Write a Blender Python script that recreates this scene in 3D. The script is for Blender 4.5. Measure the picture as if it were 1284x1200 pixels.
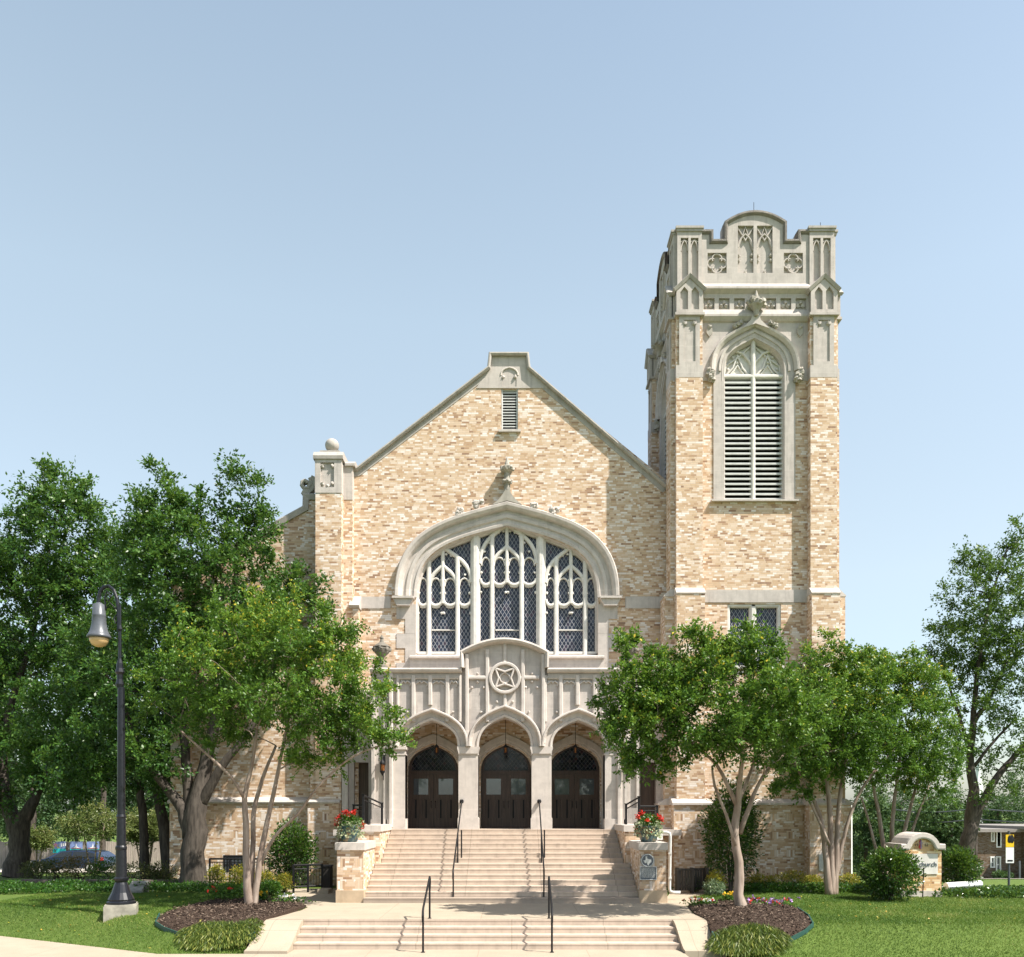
import bpy, math, random
import numpy as np
from mathutils import Vector, Matrix
from mathutils.geometry import tessellate_polygon, delaunay_2d_cdt
R = math.radians
scene = bpy.context.scene
for o in list(bpy.data.objects): bpy.data.objects.remove(o)
COL = scene.collection

# ------------------------------------------------------------ camera, sky, sun
F, CX, HY, EYE = 1050.0, 642.0, 1016.0, 3.106
cam = bpy.data.cameras.new('camera'); camo = bpy.data.objects.new('camera', cam); COL.objects.link(camo)
camo.location = (0, 0, EYE); camo.rotation_euler = (R(90), 0, 0)
cam.sensor_width = 36; cam.lens = 36*F/1284; cam.shift_x = 0; cam.shift_y = (HY-600)/1284
cam.clip_start = 0.5; cam.clip_end = 4000
scene.camera = camo

SUN = Vector((1.85, -1.0, 2.85)).normalized()
elev = math.asin(SUN.z)
world = bpy.data.worlds.new('World'); scene.world = world; world.use_nodes = True
wn = world.node_tree; wn.nodes.clear()
sky = wn.nodes.new('ShaderNodeTexSky'); sky.sky_type = 'NISHITA'; sky.sun_disc = False
sky.sun_elevation = elev; sky.sun_rotation = math.atan2(SUN.x, SUN.y)
sky.air_density = 1.0; sky.dust_density = 1.9; sky.ozone_density = 1.5; sky.altitude = 150
hsv = wn.nodes.new('ShaderNodeMix'); hsv.data_type = 'RGBA'; hsv.blend_type = 'ADD'; hsv.inputs[0].default_value = 1.0   # a thin bright summer haze over the blue
tc = wn.nodes.new('ShaderNodeTexCoord'); sx_ = wn.nodes.new('ShaderNodeSeparateXYZ'); wn.links.new(tc.outputs['Generated'], sx_.inputs[0])
hz = wn.nodes.new('ShaderNodeValToRGB'); hz.color_ramp.elements[0].position = 0.0; hz.color_ramp.elements[0].color = (1.2, 1.3, 1.2, 1)   # haze, thickest towards the horizon
hz.color_ramp.elements[1].position = 0.95; hz.color_ramp.elements[1].color = (0.25, 0.3, 0.35, 1)
he = hz.color_ramp.elements.new(0.25); he.color = (2.15, 2.2, 1.55, 1)
he = hz.color_ramp.elements.new(0.50); he.color = (2.0, 2.27, 1.95, 1)
he = hz.color_ramp.elements.new(0.70); he.color = (1.42, 1.70, 1.60, 1)
wn.links.new(sx_.outputs[2], hz.inputs[0]); wn.links.new(hz.outputs[0], hsv.inputs[7])
bg = wn.nodes.new('ShaderNodeBackground'); bg.inputs['Strength'].default_value = 0.088
wo = wn.nodes.new('ShaderNodeOutputWorld')
wn.links.new(sky.outputs[0], hsv.inputs[6]); wn.links.new(hsv.outputs[2], bg.inputs[0]); wn.links.new(bg.outputs[0], wo.inputs[0])
sl = bpy.data.lights.new('sun', 'SUN'); sl.energy = 5.0; sl.angle = R(0.55); sl.color = (1.0, 0.95, 0.87)
so = bpy.data.objects.new('sun', sl); COL.objects.link(so)
so.rotation_euler = SUN.to_track_quat('Z', 'Y').to_euler(); so.location = (40, -30, 60)
scene.view_settings.view_transform = 'Standard'; scene.view_settings.look = 'None'
scene.view_settings.exposure = 0.95; scene.view_settings.gamma = 1

# ------------------------------------------------------------ survey helpers
def X(px, d): return (px-CX)*d/F
def Z(py, d): return EYE-(py-HY)*d/F
def P3(px, py, d): return Vector((X(px, d), d, Z(py, d)))

def sstep(t):
    t = np.clip(t, 0, 1); return t*t*(3-2*t)
def front_edge(x):                       # where the lawn meets the pavement
    x = np.asarray(x, float)
    return 21.9+np.clip(-9.3-x, 0, 30)*0.52-0.6*sstep((x-4)/3)
def ground(x, y):
    x = np.asarray(x, float); y = np.asarray(y, float)
    yb = front_edge(x)
    z = -0.70*(1-sstep((y-yb)/1.7))
    b = np.clip(y-37, 0, 45)
    k = 0.055+0.025*sstep((x+5)/20)
    z = z-k*b
    return z
def gp(px, py):                          # point of the terrain under a surveyed sight line
    lo, hi = 12.0, 200.0
    for d in np.arange(12, 200, .1):
        if EYE-(py-HY)*d/F <= float(ground(X(px, d), d)): return Vector((X(px, d), d, float(ground(X(px, d), d))))
    return Vector((X(px, 150), 150, 0))

# ------------------------------------------------------------ objects
ROOT = {}
def tag(o, label=None, cat=None, group=None, kind=None):
    if label: o['label'] = label
    if cat: o['category'] = cat
    if group: o['group'] = group
    if kind: o['kind'] = kind
    return o
def thing(name, label, cat, loc=(0, 0, 0), group=None):
    o = bpy.data.objects.new(name, None); COL.objects.link(o); o.location = loc; o.empty_display_size = .3
    ROOT[o.name] = Vector(loc)
    return tag(o, label, cat, group)

def sub(a, b): return (a[0]-b[0], a[1]-b[1], a[2]-b[2])
class MB:
    def __init__(s): s.v = []; s.f = []
    def add(s, vs, fs):
        n = len(s.v); s.v += [tuple(p) for p in vs]; s.f += [tuple(i+n for i in f) for f in fs]; return s
    def box(s, x0, x1, y0, y1, z0, z1):
        return s.add([(x0,y0,z0),(x1,y0,z0),(x1,y1,z0),(x0,y1,z0),(x0,y0,z1),(x1,y0,z1),(x1,y1,z1),(x0,y1,z1)],
                     [(0,3,2,1),(4,5,6,7),(0,1,5,4),(1,2,6,5),(2,3,7,6),(3,0,4,7)])
    def _prism(s, loops, a, b, m):
        # loops: 2D rings; m(u, v, w) maps to 3D
        flat = [p for L in loops for p in L]
        tris = tessellate_polygon([[Vector((p[0], p[1], 0)) for p in L] for L in loops])
        n = len(flat)
        vs = [m(p[0], p[1], a) for p in flat]+[m(p[0], p[1], b) for p in flat]
        fs = [tuple(t) for t in tris]+[tuple(i+n for i in reversed(t)) for t in tris]
        k = 0
        for L in loops:
            c = len(L)
            for i in range(c):
                j = (i+1) % c; fs.append((k+i, k+j, k+j+n, k+i+n))
            k += c
        return s.add(vs, fs)
    def prism(s, loops, y0, y1): return s._prism(loops, y0, y1, lambda u, v, w: (u, w, v))
    def prismx(s, loops, x0, x1): return s._prism(loops, x0, x1, lambda u, v, w: (w, u, v))
    def prismz(s, loops, z0, z1): return s._prism(loops, z0, z1, lambda u, v, w: (u, v, w))
    def sweep(s, path, prof, closed=False):
        n = len(path); m = len(prof); vs = []
        for i, p in enumerate(path):
            if closed: a, b = path[i-1], path[(i+1) % n]
            else: a, b = path[max(0, i-1)], path[min(n-1, i+1)]
            def nrm(q, r):
                dx, dz = r[0]-q[0], r[1]-q[1]; l = math.hypot(dx, dz) or 1; return (-dz/l, dx/l)
            if (i == 0 or i == n-1) and not closed: nx, nz = nrm(a, b); k = 1
            else:
                n1, n2 = nrm(a, p), nrm(p, b); nx, nz = n1[0]+n2[0], n1[1]+n2[1]; l = math.hypot(nx, nz) or 1
                nx, nz = nx/l, nz/l; k = 1/max(.45, nx*n1[0]+nz*n1[1])
            for o, y in prof: vs.append((p[0]+nx*o*k, y, p[1]+nz*o*k))
        fs = []
        for i in range(n if closed else n-1):
            j = (i+1) % n
            for q in range(m):
                r = (q+1) % m; fs.append((i*m+q, j*m+q, j*m+r, i*m+r))
        if not closed: fs += [tuple(range(m)), tuple(range((n-1)*m+m-1, (n-1)*m-1, -1))]
        return s.add(vs, fs)
    def bar(s, path, w, yf, yb, c=None, closed=False):
        c = w*.28 if c is None else c; h = w/2
        return s.sweep(path, [(-h, yb), (-h, yf+c), (-h+c, yf), (h-c, yf), (h, yf+c), (h, yb)], closed)
    def tube(s, pts, rad, n=8, cap=True):
        pts = [Vector(p) for p in pts]
        if not hasattr(rad, '__len__'): rad = [rad]*len(pts)
        vs = []; fs = []; up = None
        for i, p in enumerate(pts):
            t = (pts[min(i+1, len(pts)-1)]-pts[max(i-1, 0)]); t = t.normalized() if t.length > 1e-9 else Vector((0, 0, 1))
            if up is None: up = t.orthogonal().normalized()
            up = (up-t*up.dot(t)); up = up.normalized() if up.length > 1e-6 else t.orthogonal().normalized()
            w = t.cross(up)
            for k in range(n):
                a = 2*math.pi*k/n; vs.append(p+(up*math.cos(a)+w*math.sin(a))*rad[i])
        for i in range(len(pts)-1):
            for k in range(n):
                l = (k+1) % n; fs.append((i*n+k, i*n+l, (i+1)*n+l, (i+1)*n+k))
        if cap: fs += [tuple(range(n-1, -1, -1)), tuple(range((len(pts)-1)*n, len(pts)*n))]
        return s.add(vs, fs)
    def lathe(s, prof, c, n=16):
        vs = []; fs = []; m = len(prof)
        for k in range(n):
            a = 2*math.pi*k/n
            for r, z in prof: vs.append((c[0]+r*math.cos(a), c[1]+r*math.sin(a), c[2]+z))
        for k in range(n):
            l = (k+1) % n
            for i in range(m-1): fs.append((k*m+i, l*m+i, l*m+i+1, k*m+i+1))
        fs += [tuple(k*m for k in range(n-1, -1, -1)), tuple(k*m+m-1 for k in range(n))]
        return s.add(vs, fs)
    def lump(s, c, r, seed=0, sq=(1, 1, 1), rough=.3, nu=9, nv=6):
        rg = random.Random(seed); vs = [(c[0], c[1], c[2]-r*sq[2])]; fs = []
        for j in range(1, nv):
            b = -math.pi/2+math.pi*j/nv
            for i in range(nu):
                a = 2*math.pi*i/nu; q = r*(1+rg.uniform(-rough, rough))
                vs.append((c[0]+q*sq[0]*math.cos(b)*math.cos(a), c[1]+q*sq[1]*math.cos(b)*math.sin(a), c[2]+q*sq[2]*math.sin(b)))
        vs.append((c[0], c[1], c[2]+r*sq[2])); L = len(vs)-1
        for i in range(nu):
            k = (i+1) % nu
            fs.append((0, 1+k, 1+i)); fs.append((L, L-nu+i, L-nu+k))
            for j in range(nv-2):
                a = 1+j*nu; fs.append((a+i, a+k, a+nu+k, a+nu+i))
        return s.add(vs, fs)
    def build(s, name, mat, parent=None, origin=None, smooth=False, label=None):
        r = Vector((0, 0, 0)); 
        if parent is not None: r = ROOT[parent.name]
        o3 = Vector(origin) if origin is not None else r
        me = bpy.data.meshes.new(name)
        me.from_pydata([(p[0]-o3.x, p[1]-o3.y, p[2]-o3.z) for p in s.v], [], s.f)
        me.materials.append(mat)
        import bmesh
        bm = bmesh.new(); bm.from_mesh(me); bmesh.ops.recalc_face_normals(bm, faces=bm.faces); bm.to_mesh(me); bm.free()
        if smooth: me.polygons.foreach_set('use_smooth', [True]*len(me.polygons))
        o = bpy.data.objects.new(name, me); COL.objects.link(o)
        if parent is not None:
            o.parent = parent; o.location = o3-r; ROOT[o.name] = r
            if origin is not None: ROOT[o.name] = o3
        else:
            o.location = o3; ROOT[o.name] = o3
        if label: o['label'] = label
        return o

def copy_tree(o, parent=None):
    c = o.copy(); COL.objects.link(c)
    if parent is not None: c.parent = parent
    for ch in o.children: copy_tree(ch, c)
    return c

# ------------------------------------------------------------ materials
class NT:
    def __init__(s, name):
        s.m = bpy.data.materials.new(name); s.m.use_nodes = True; s.t = s.m.node_tree
        s.b = s.t.nodes['Principled BSDF']; s.out = s.t.nodes['Material Output']
    def n(s, typ, **kw):
        x = s.t.nodes.new(typ)
        for k, v in kw.items(): setattr(x, k, v)
        return x
    def link(s, a, b): s.t.links.new(a, b)
    def set(s, sock, v):
        if isinstance(v, (int, float)): sock.default_value = v
        elif isinstance(v, (tuple, list)):
            sock.default_value = tuple(v)+((1,) if len(v) == 3 and len(sock.default_value) == 4 else ())
        else: s.link(v, sock)
    def math(s, op, a, b=None, c=None):
        x = s.n('ShaderNodeMath', operation=op); s.set(x.inputs[0], a)
        if b is not None: s.set(x.inputs[1], b)
        if c is not None: s.set(x.inputs[2], c)
        return x.outputs[0]
    def mix(s, f, a, b, mode='MIX'):
        x = s.n('ShaderNodeMix', data_type='RGBA', blend_type=mode)
        s.set(x.inputs[0], f); s.set(x.inputs[6], a); s.set(x.inputs[7], b); return x.outputs[2]
    def noise(s, scale, detail=4, rough=.55, vec=None, out=0):
        x = s.n('ShaderNodeTexNoise'); x.inputs['Scale'].default_value = scale
        x.inputs['Detail'].default_value = detail; x.inputs['Roughness'].default_value = rough
        if vec is None: vec = s.pos()
        s.link(vec, x.inputs['Vector']); return x.outputs[out]
    def pos(s):
        if not hasattr(s, '_g'): s._g = s.n('ShaderNodeNewGeometry')
        return s._g.outputs['Position']
    def nrm(s): s.pos(); return s._g.outputs['Normal']
    def ramp(s, f, stops, interp='LINEAR'):
        x = s.n('ShaderNodeValToRGB'); x.color_ramp.interpolation = interp; e = x.color_ramp.elements
        while len(e) < len(stops): e.new(0.5)
        for q, (p, c) in zip(e, stops): q.position = p; q.color = tuple(c)+(1,) if len(c) == 3 else c
        s.set(x.inputs[0], f); return x.outputs[0]
    def bump(s, h, strength=.3, dist=.02):
        x = s.n('ShaderNodeBump'); x.inputs['Strength'].default_value = strength; x.inputs['Distance'].default_value = dist
        s.link(h, x.inputs['Height']); s.link(x.outputs[0], s.b.inputs['Normal'])
    def uv(s):                              # wall coordinates: along the wall, up the wall
        p = s.n('ShaderNodeSeparateXYZ'); s.link(s.pos(), p.inputs[0])
        q = s.n('ShaderNodeSeparateXYZ'); s.link(s._g.outputs['True Normal'], q.inputs[0])
        side = s.math('GREATER_THAN', s.math('ABSOLUTE', q.outputs[0]), .7)
        u = s.math('ADD', s.math('MULTIPLY', p.outputs[0], s.math('SUBTRACT', 1, side)), s.math('MULTIPLY', p.outputs[1], side))
        return u, p.outputs[2], p
    def rnd(s, a, b):
        c = s.n('ShaderNodeCombineXYZ'); s.set(c.inputs[0], a); s.set(c.inputs[1], b)
        w = s.n('ShaderNodeTexWhiteNoise', noise_dimensions='2D'); s.link(c.outputs[0], w.inputs['Vector']); return w.outputs['Value']
    def pr(s, color=None, rough=None, spec=None, metal=None):
        if color is not None: s.set(s.b.inputs['Base Color'], color)
        if rough is not None: s.set(s.b.inputs['Roughness'], rough)
        if spec is not None: s.b.inputs['Specular IOR Level'].default_value = spec
        if metal is not None: s.b.inputs['Metallic'].default_value = metal
        return s.m

def plain(name, c, rough=.6, spec=.4, metal=0, var=.12, scale=6, bump=0):
    t = NT(name); f = t.noise(scale, 5, .6)
    a = tuple(x*(1-var) for x in c); b = tuple(min(1, x*(1+var)) for x in c)
    t.pr(t.ramp(f, [(.3, a), (.7, b)]), rough, spec, metal)
    if bump: t.bump(t.noise(scale*6, 4), bump, .01)
    return t.m

BRICKS = [(0, (.21, .14, .10)), (.08, (.37, .245, .155)), (.17, (.52, .37, .235)), (.37, (.605, .465, .315)),
          (.60, (.66, .53, .39)), (.76, (.72, .625, .505)), (.87, (.79, .735, .65)), (1, (.84, .81, .76))]
def brick(name, basket=False, h=.078, w=.31, tone=1.0, tint=None):
    t = NT(name); u, v, p = t.uv()
    row = t.math('FLOOR', t.math('DIVIDE', v, h)); fv = t.math('FRACT', t.math('DIVIDE', v, h))
    uu = t.math('ADD', t.math('DIVIDE', u, w), t.math('MULTIPLY', t.rnd(row, 7.3), 1.0))
    c0 = t.math('FLOOR', uu)
    # every brick in two unequal halves now and then, so that lengths vary
    cut = t.math('ADD', .3, t.math('MULTIPLY', t.rnd(c0, row), .9))
    half = t.math('GREATER_THAN', t.math('FRACT', uu), cut)
    col = t.math('ADD', t.math('MULTIPLY', c0, 2), half)
    r = t.rnd(col, row)
    fu = t.math('FRACT', uu)
    mort = t.math('MAXIMUM', t.math('LESS_THAN', fv, .13), t.math('LESS_THAN', fu, .035))
    if basket:
        per = .74; band = t.math('FRACT', t.math('DIVIDE', v, per)); soldier = t.math('GREATER_THAN', band, .63)
        cell = t.math('FLOOR', t.math('DIVIDE', u, .33)); odd = t.math('MODULO', t.math('ABSOLUTE', cell), 2)
        vert = t.math('MULTIPLY', soldier, t.math('LESS_THAN', odd, .5))
        rv = t.rnd(t.math('FLOOR', t.math('DIVIDE', u, .0825)), t.math('FLOOR', t.math('DIVIDE', v, per)))
        mv = t.math('LESS_THAN', t.math('FRACT', t.math('DIVIDE', u, .0825)), .15)
        r = t.math('ADD', t.math('MULTIPLY', rv, vert), t.math('MULTIPLY', r, t.math('SUBTRACT', 1, vert)))
        mort = t.math('ADD', t.math('MULTIPLY', mv, vert), t.math('MULTIPLY', mort, t.math('SUBTRACT', 1, vert)))
    r2 = t.math('ADD', t.math('MULTIPLY', r, .9), t.math('MULTIPLY', t.noise(.7, 3), .22))
    r2 = t.math('SUBTRACT', r2, .06)
    tone *= .90
    stops = [(q, tuple(x*tone*g for x, g in zip(c, (1, .958, .985)))) for q, c in BRICKS]
    c = t.ramp(r2, stops)
    if tint: c = t.mix(1.0, c, tint, 'MULTIPLY')
    c = t.mix(.25, c, t.ramp(t.noise(14, 4), [(.3, (.45, .33, .2)), (.7, (.8, .7, .55))]), 'SOFT_LIGHT')
    c = t.mix(t.math('MULTIPLY', mort, .7), c, (.46*tone, .37*tone, .30*tone))
    st = t.n('ShaderNodeMapping'); st.inputs['Scale'].default_value = (1.3, 1.3, .12); t.link(t.pos(), st.inputs[0])
    c = t.mix(t.ramp(t.noise(1.0, 4, .6, st.outputs[0]), [(.56, (0, 0, 0)), (.78, (.22, .22, .22))]), c, (.42, .33, .22))
    t.pr(c, .85, .25); t.bump(t.math('SUBTRACT', t.math('SUBTRACT', 1, mort), t.math('MULTIPLY', r, .35)), .45, .012)
    return t.m
def stone(name, c=(.60, .555, .485), bw=1.15, bh=.55, joint=.35, dirt=.5, rough=.85, jk=1.25):
    c = tuple(x*.9 for x in c); t = NT(name); u, v, p = t.uv()
    row = t.math('FLOOR', t.math('DIVIDE', v, bh)); uu = t.math('ADD', t.math('DIVIDE', u, bw), t.math('MULTIPLY', t.rnd(row, 3.1), 1))
    j = t.math('MAXIMUM', t.math('LESS_THAN', t.math('FRACT', t.math('DIVIDE', v, bh)), .022), t.math('LESS_THAN', t.math('FRACT', uu), .011))
    r = t.rnd(t.math('FLOOR', uu), row)
    base = t.ramp(r, [(0, tuple(x*.93 for x in c)), (1, tuple(min(1, x*1.06) for x in c))])
    base = t.mix(.5, base, t.ramp(t.noise(3.2, 6, .65), [(.3, tuple(x*.72 for x in c)), (.62, tuple(min(1, x*1.1) for x in c))]))
    mp = t.n('ShaderNodeMapping'); mp.inputs['Scale'].default_value = (5, 5, .5); t.link(t.pos(), mp.inputs[0])
    streak = t.ramp(t.noise(1.0, 5, .65, mp.outputs[0]), [(.52, (0, 0, 0)), (.75, (1, 1, 1))])
    base = t.mix(t.math('MULTIPLY', streak, dirt), base, tuple(x*.55 for x in c))
    base = t.mix(t.math('MULTIPLY', j, joint), base, tuple(min(1, x*jk) for x in c))
    base = t.mix(t.ramp(t.noise(.55, 6, .7), [(.56, (0, 0, 0)), (.72, (.3, .3, .3))]), base, tuple(x*.5 for x in c))
    t.pr(base, rough, .2); t.bump(t.noise(38, 5), .25, .006)
    return t.m

M = {}
M['brick'] = brick('buff_brick'); M['brick_base'] = brick('buff_brick_basketweave', True)
M['stone'] = stone('limestone', (.535, .48, .435), joint=.5, dirt=.6); M['trim'] = stone('limestone_trim', (.585, .525, .475), 1.4, 3.1, .3, .5)
M['tracery'] = stone('window_tracery', (.74, .70, .645), 3, .9, .15, .25)
M['wstone'] = stone('weathered_limestone', (.45, .41, .37), 1.2, .6, .4, .65)
M['orn'] = stone('carved_limestone', (.42, .385, .33), 9, 9, 0, .8)
M['urn'] = stone('sooty_stone', (.20, .18, .15), 9, 9, 0, .7)
M['step'] = stone('pink_step_stone', (.535, .435, .35), 2.6, 9, .55, .5, .8, .5)
M['plinth'] = stone('plinth_stone', (.50, .385, .265), 9, 9, 0, .6)
M['path'] = None
def m_path():
    t = NT('path_concrete'); c = t.ramp(t.noise(1.1, 5, .6), [(.3, (.30, .25, .185)), (.7, (.385, .325, .245))])
    c = t.mix(.35, c, t.ramp(t.noise(60, 3), [(.35, (.29, .23, .17)), (.65, (.49, .42, .33))]))
    p = t.n('ShaderNodeSeparateXYZ'); t.link(t.pos(), p.inputs[0])
    j = t.math('MAXIMUM', t.math('LESS_THAN', t.math('FRACT', t.math('DIVIDE', t.math('ADD', p.outputs[0], .9), 2.9)), .006),
               t.math('LESS_THAN', t.math('FRACT', t.math('DIVIDE', p.outputs[1], 2.1)), .008))
    t.pr(t.mix(t.math('MULTIPLY', j, .6), c, (.2, .16, .12)), .9, .2); t.bump(t.noise(90, 3), .25, .004); return t.m
M['path'] = m_path()
M['asphalt'] = plain('asphalt', (.05, .05, .052), .9, .2, 0, .25, 8, .3)
M['lot'] = plain('pale_concrete', (.50, .45, .38), .9, .2, 0, .12, 2, .1)
M['white'] = plain('white_paint', (.78, .78, .76), .5, .4, 0, .05)
M['iron'] = plain('black_iron', (.010, .010, .011), .6, .25, 0, .3, 20)
M['lamp'] = plain('lamp_paint', (.011, .012, .016), .3, .4, 0, .25, 12)
M['lamphead'] = plain('lamp_head_paint', (.085, .092, .105), .35, .4, 0, .12, 12)
M['door'] = None
def m_wood(name, a, b, sc=(14, 14, .7), rough=.5):
    t = NT(name); mp = t.n('ShaderNodeMapping'); mp.inputs['Scale'].default_value = sc; t.link(t.pos(), mp.inputs[0])
    f = t.noise(2.0, 6, .6, mp.outputs[0]); t.pr(t.ramp(f, [(.3, a), (.7, b)]), rough, .35); t.bump(f, .2, .006); return t.m
M['door'] = m_wood('dark_oak_door', (.040, .024, .019), (.095, .060, .047), rough=.38)
M['gate'] = m_wood('black_stained_wood', (.012, .011, .010), (.05, .044, .038), rough=.7)
M['fence'] = m_wood('weathered_fence_wood', (.19, .165, .14), (.40, .35, .30), (9, 9, .4), .85)
def m_glass(name, c, lat=None, w=.165, h=.27, lw=.115, lead=(.31, .31, .33), rough=.12):
    t = NT(name); col = t.ramp(t.noise(3.0, 3), [(.35, tuple(x*.6 for x in c)), (.65, tuple(x*1.5 for x in c))])
    if lat:
        u, v, p = t.uv()
        a = t.math('ADD', t.math('DIVIDE', u, w), t.math('DIVIDE', v, h)); b = t.math('SUBTRACT', t.math('DIVIDE', u, w), t.math('DIVIDE', v, h))
        pane = t.rnd(t.math('FLOOR', a), t.math('FLOOR', b))
        col = t.mix(.75, col, t.ramp(pane, [(0, (.004, .005, .010)), (.5, (.008, .012, .024)), (.8, (.02, .026, .048)), (.92, (.045, .016, .024)), (1, (.07, .085, .11))]))
        l = t.math('MAXIMUM', t.math('LESS_THAN', t.math('FRACT', a), lw), t.math('LESS_THAN', t.math('FRACT', b), lw))
        col = t.mix(l, col, lead)
        t.pr(col, t.math('ADD', rough, t.math('MULTIPLY', l, .5)), .35)
        t.bump(t.math('ADD', pane, l), .25, .006)
    else: t.pr(col, rough, .5)
    return t.m
M['leaded'] = m_glass('leaded_glass', (.03, .04, .065), True)
M['leaded_dark'] = m_glass('transom_leaded_glass', (.012, .013, .013), True, .17, .2, .07, (.10, .105, .10))
M['pane'] = plain('door_pane_glass', (.14, .16, .18), .03, .8, .45, .05)
M['dark'] = plain('dark_recess', (.03, .028, .027), .9, .1)
M['louvre'] = plain('louvre_paint', (.52, .52, .50), .6, .3, 0, .1, 5)
M['roof'] = plain('roof_shingle', (.10, .095, .09), .9, .2, 0, .3, 10, .4)
def m_amber():
    t = NT('amber_glass'); t.pr(t.ramp(t.noise(20, 3), [(.3, (.22, .06, .008)), (.7, (.45, .16, .03))]), .25, .5); return t.m
M['amber'] = m_amber()
M['globe'] = plain('amber_lamp_globe', (.60, .40, .19), .25, .5, 0, .06, 4)
M['lead'] = plain('cast_metal_plaque', (.12, .135, .16), .4, .5, .4, .3, 40, .5)
M['lead_hi'] = plain('polished_cast_metal', (.55, .56, .55), .4, .5, .3, .15, 40)
def m_leaf(name, stops, rough=.42, trans=.36, spec=.36):
    t = NT(name); a = t.n('ShaderNodeAttribute'); a.attribute_name = 'tint'
    c = t.ramp(a.outputs['Fac'], stops); t.pr(c, rough, spec)
    tr = t.n('ShaderNodeBsdfTranslucent'); t.link(t.mix(.4, c, (.32, .42, .05), 'MULTIPLY'), tr.inputs[0])
    c2 = t.mix(.25, c, (.25, .36, .04)); t.link(c2, tr.inputs[0])
    mx = t.n('ShaderNodeMixShader'); mx.inputs[0].default_value = trans
    t.link(t.b.outputs[0], mx.inputs[1]); t.link(tr.outputs[0], mx.inputs[2]); t.link(mx.outputs[0], t.out.inputs[0])
    return t.m
G = lambda *s: list(s)
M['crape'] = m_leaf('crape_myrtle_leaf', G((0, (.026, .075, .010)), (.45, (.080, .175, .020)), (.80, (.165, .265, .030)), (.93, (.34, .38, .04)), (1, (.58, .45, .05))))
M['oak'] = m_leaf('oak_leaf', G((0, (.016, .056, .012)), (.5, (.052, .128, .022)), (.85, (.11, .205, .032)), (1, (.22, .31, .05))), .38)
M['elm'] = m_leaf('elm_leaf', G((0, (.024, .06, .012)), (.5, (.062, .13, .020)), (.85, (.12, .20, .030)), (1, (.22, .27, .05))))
M['far'] = m_leaf('far_leaf', G((0, (.026, .062, .024)), (.5, (.058, .115, .040)), (1, (.13, .20, .065))), .6, .25, .3)
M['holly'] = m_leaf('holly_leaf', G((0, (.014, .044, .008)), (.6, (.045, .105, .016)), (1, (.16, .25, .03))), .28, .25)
M['abelia'] = m_leaf('golden_shrub_leaf', G((0, (.07, .10, .02)), (.4, (.20, .21, .03)), (.8, (.42, .36, .04)), (1, (.5, .28, .05))), .5)
M['russet'] = m_leaf('russet_shrub_leaf', G((0, (.05, .06, .02)), (.5, (.16, .12, .04)), (1, (.36, .17, .09))), .6)
M['ivy'] = m_leaf('ground_cover_leaf', G((0, (.016, .058, .008)), (.5, (.045, .125, .016)), (1, (.12, .22, .03))), .4)
M['lily'] = m_leaf('liriope_leaf', G((0, (.045, .08, .015)), (.5, (.11, .16, .028)), (1, (.32, .32, .07))), .45)
M['grass'] = m_leaf('grass_blade', G((0, (.042, .095, .012)), (.5, (.088, .165, .021)), (.85, (.155, .225, .038)), (1, (.32, .31, .10))), .55, .3, .3)
M['silver'] = m_leaf('silver_foliage', G((0, (.16, .22, .13)), (.5, (.38, .43, .26)), (1, (.62, .62, .42))), .6)
M['red'] = m_leaf('red_petal', G((0, (.35, .008, .008)), (1, (.75, .03, .02))), .5, .2)
M['violet'] = m_leaf('violet_petal', G((0, (.16, .03, .32)), (.5, (.45, .2, .62)), (1, (.8, .65, .8))), .5, .2)
M['yellowf'] = m_leaf('yellow_petal', G((0, (.7, .35, .01)), (1, (.85, .6, .03))), .5, .2)
M['whitef'] = m_leaf('white_petal', G((0, (.6, .6, .65)), (1, (.85, .85, .85))), .5, .2)
def m_bark(name, a, b, sc=(10, 10, 1.4), bump=.5):
    t = NT(name); mp = t.n('ShaderNodeMapping'); mp.inputs['Scale'].default_value = sc; t.link(t.pos(), mp.inputs[0])
    f = t.noise(1.2, 6, .65, mp.outputs[0]); t.pr(t.ramp(f, [(.32, a), (.68, b)]), .85, .2); t.bump(f, bump, .03); return t.m
M['bark'] = m_bark('oak_bark', (.028, .023, .019), (.105, .088, .072))
M['cbark'] = m_bark('crape_myrtle_bark', (.165, .115, .088), (.39, .315, .26), (5, 5, .8), .2)
def m_lawn():
    t = NT('lawn_turf'); c = t.ramp(t.noise(.9, 5, .6), [(.3, (.070, .125, .018)), (.7, (.125, .185, .032))])
    c = t.mix(.5, c, t.ramp(t.noise(45, 4), [(.3, (.030, .06, .012)), (.7, (.15, .2, .05))])); t.pr(c, .9, .2); t.bump(t.noise(60, 4), .8, .03); return t.m
M['lawn'] = m_lawn()
def m_mulch():
    t = NT('mulch'); c = t.ramp(t.noise(34, 5, .7), [(.3, (.018, .011, .008)), (.55, (.060, .039, .028)), (.75, (.125, .09, .068))]); t.pr(c, .95, .2)
    t.bump(t.noise(30, 5), 1, .05); return t.m
M['mulch'] = m_mulch()
M['chip'] = m_leaf('mulch_chip', G((0, (.022, .013, .010)), (.6, (.075, .05, .036)), (1, (.22, .165, .125))), .9, 0, .2)
M['edging'] = plain('green_edging', (.02, .07, .055), .5, .4)
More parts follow.
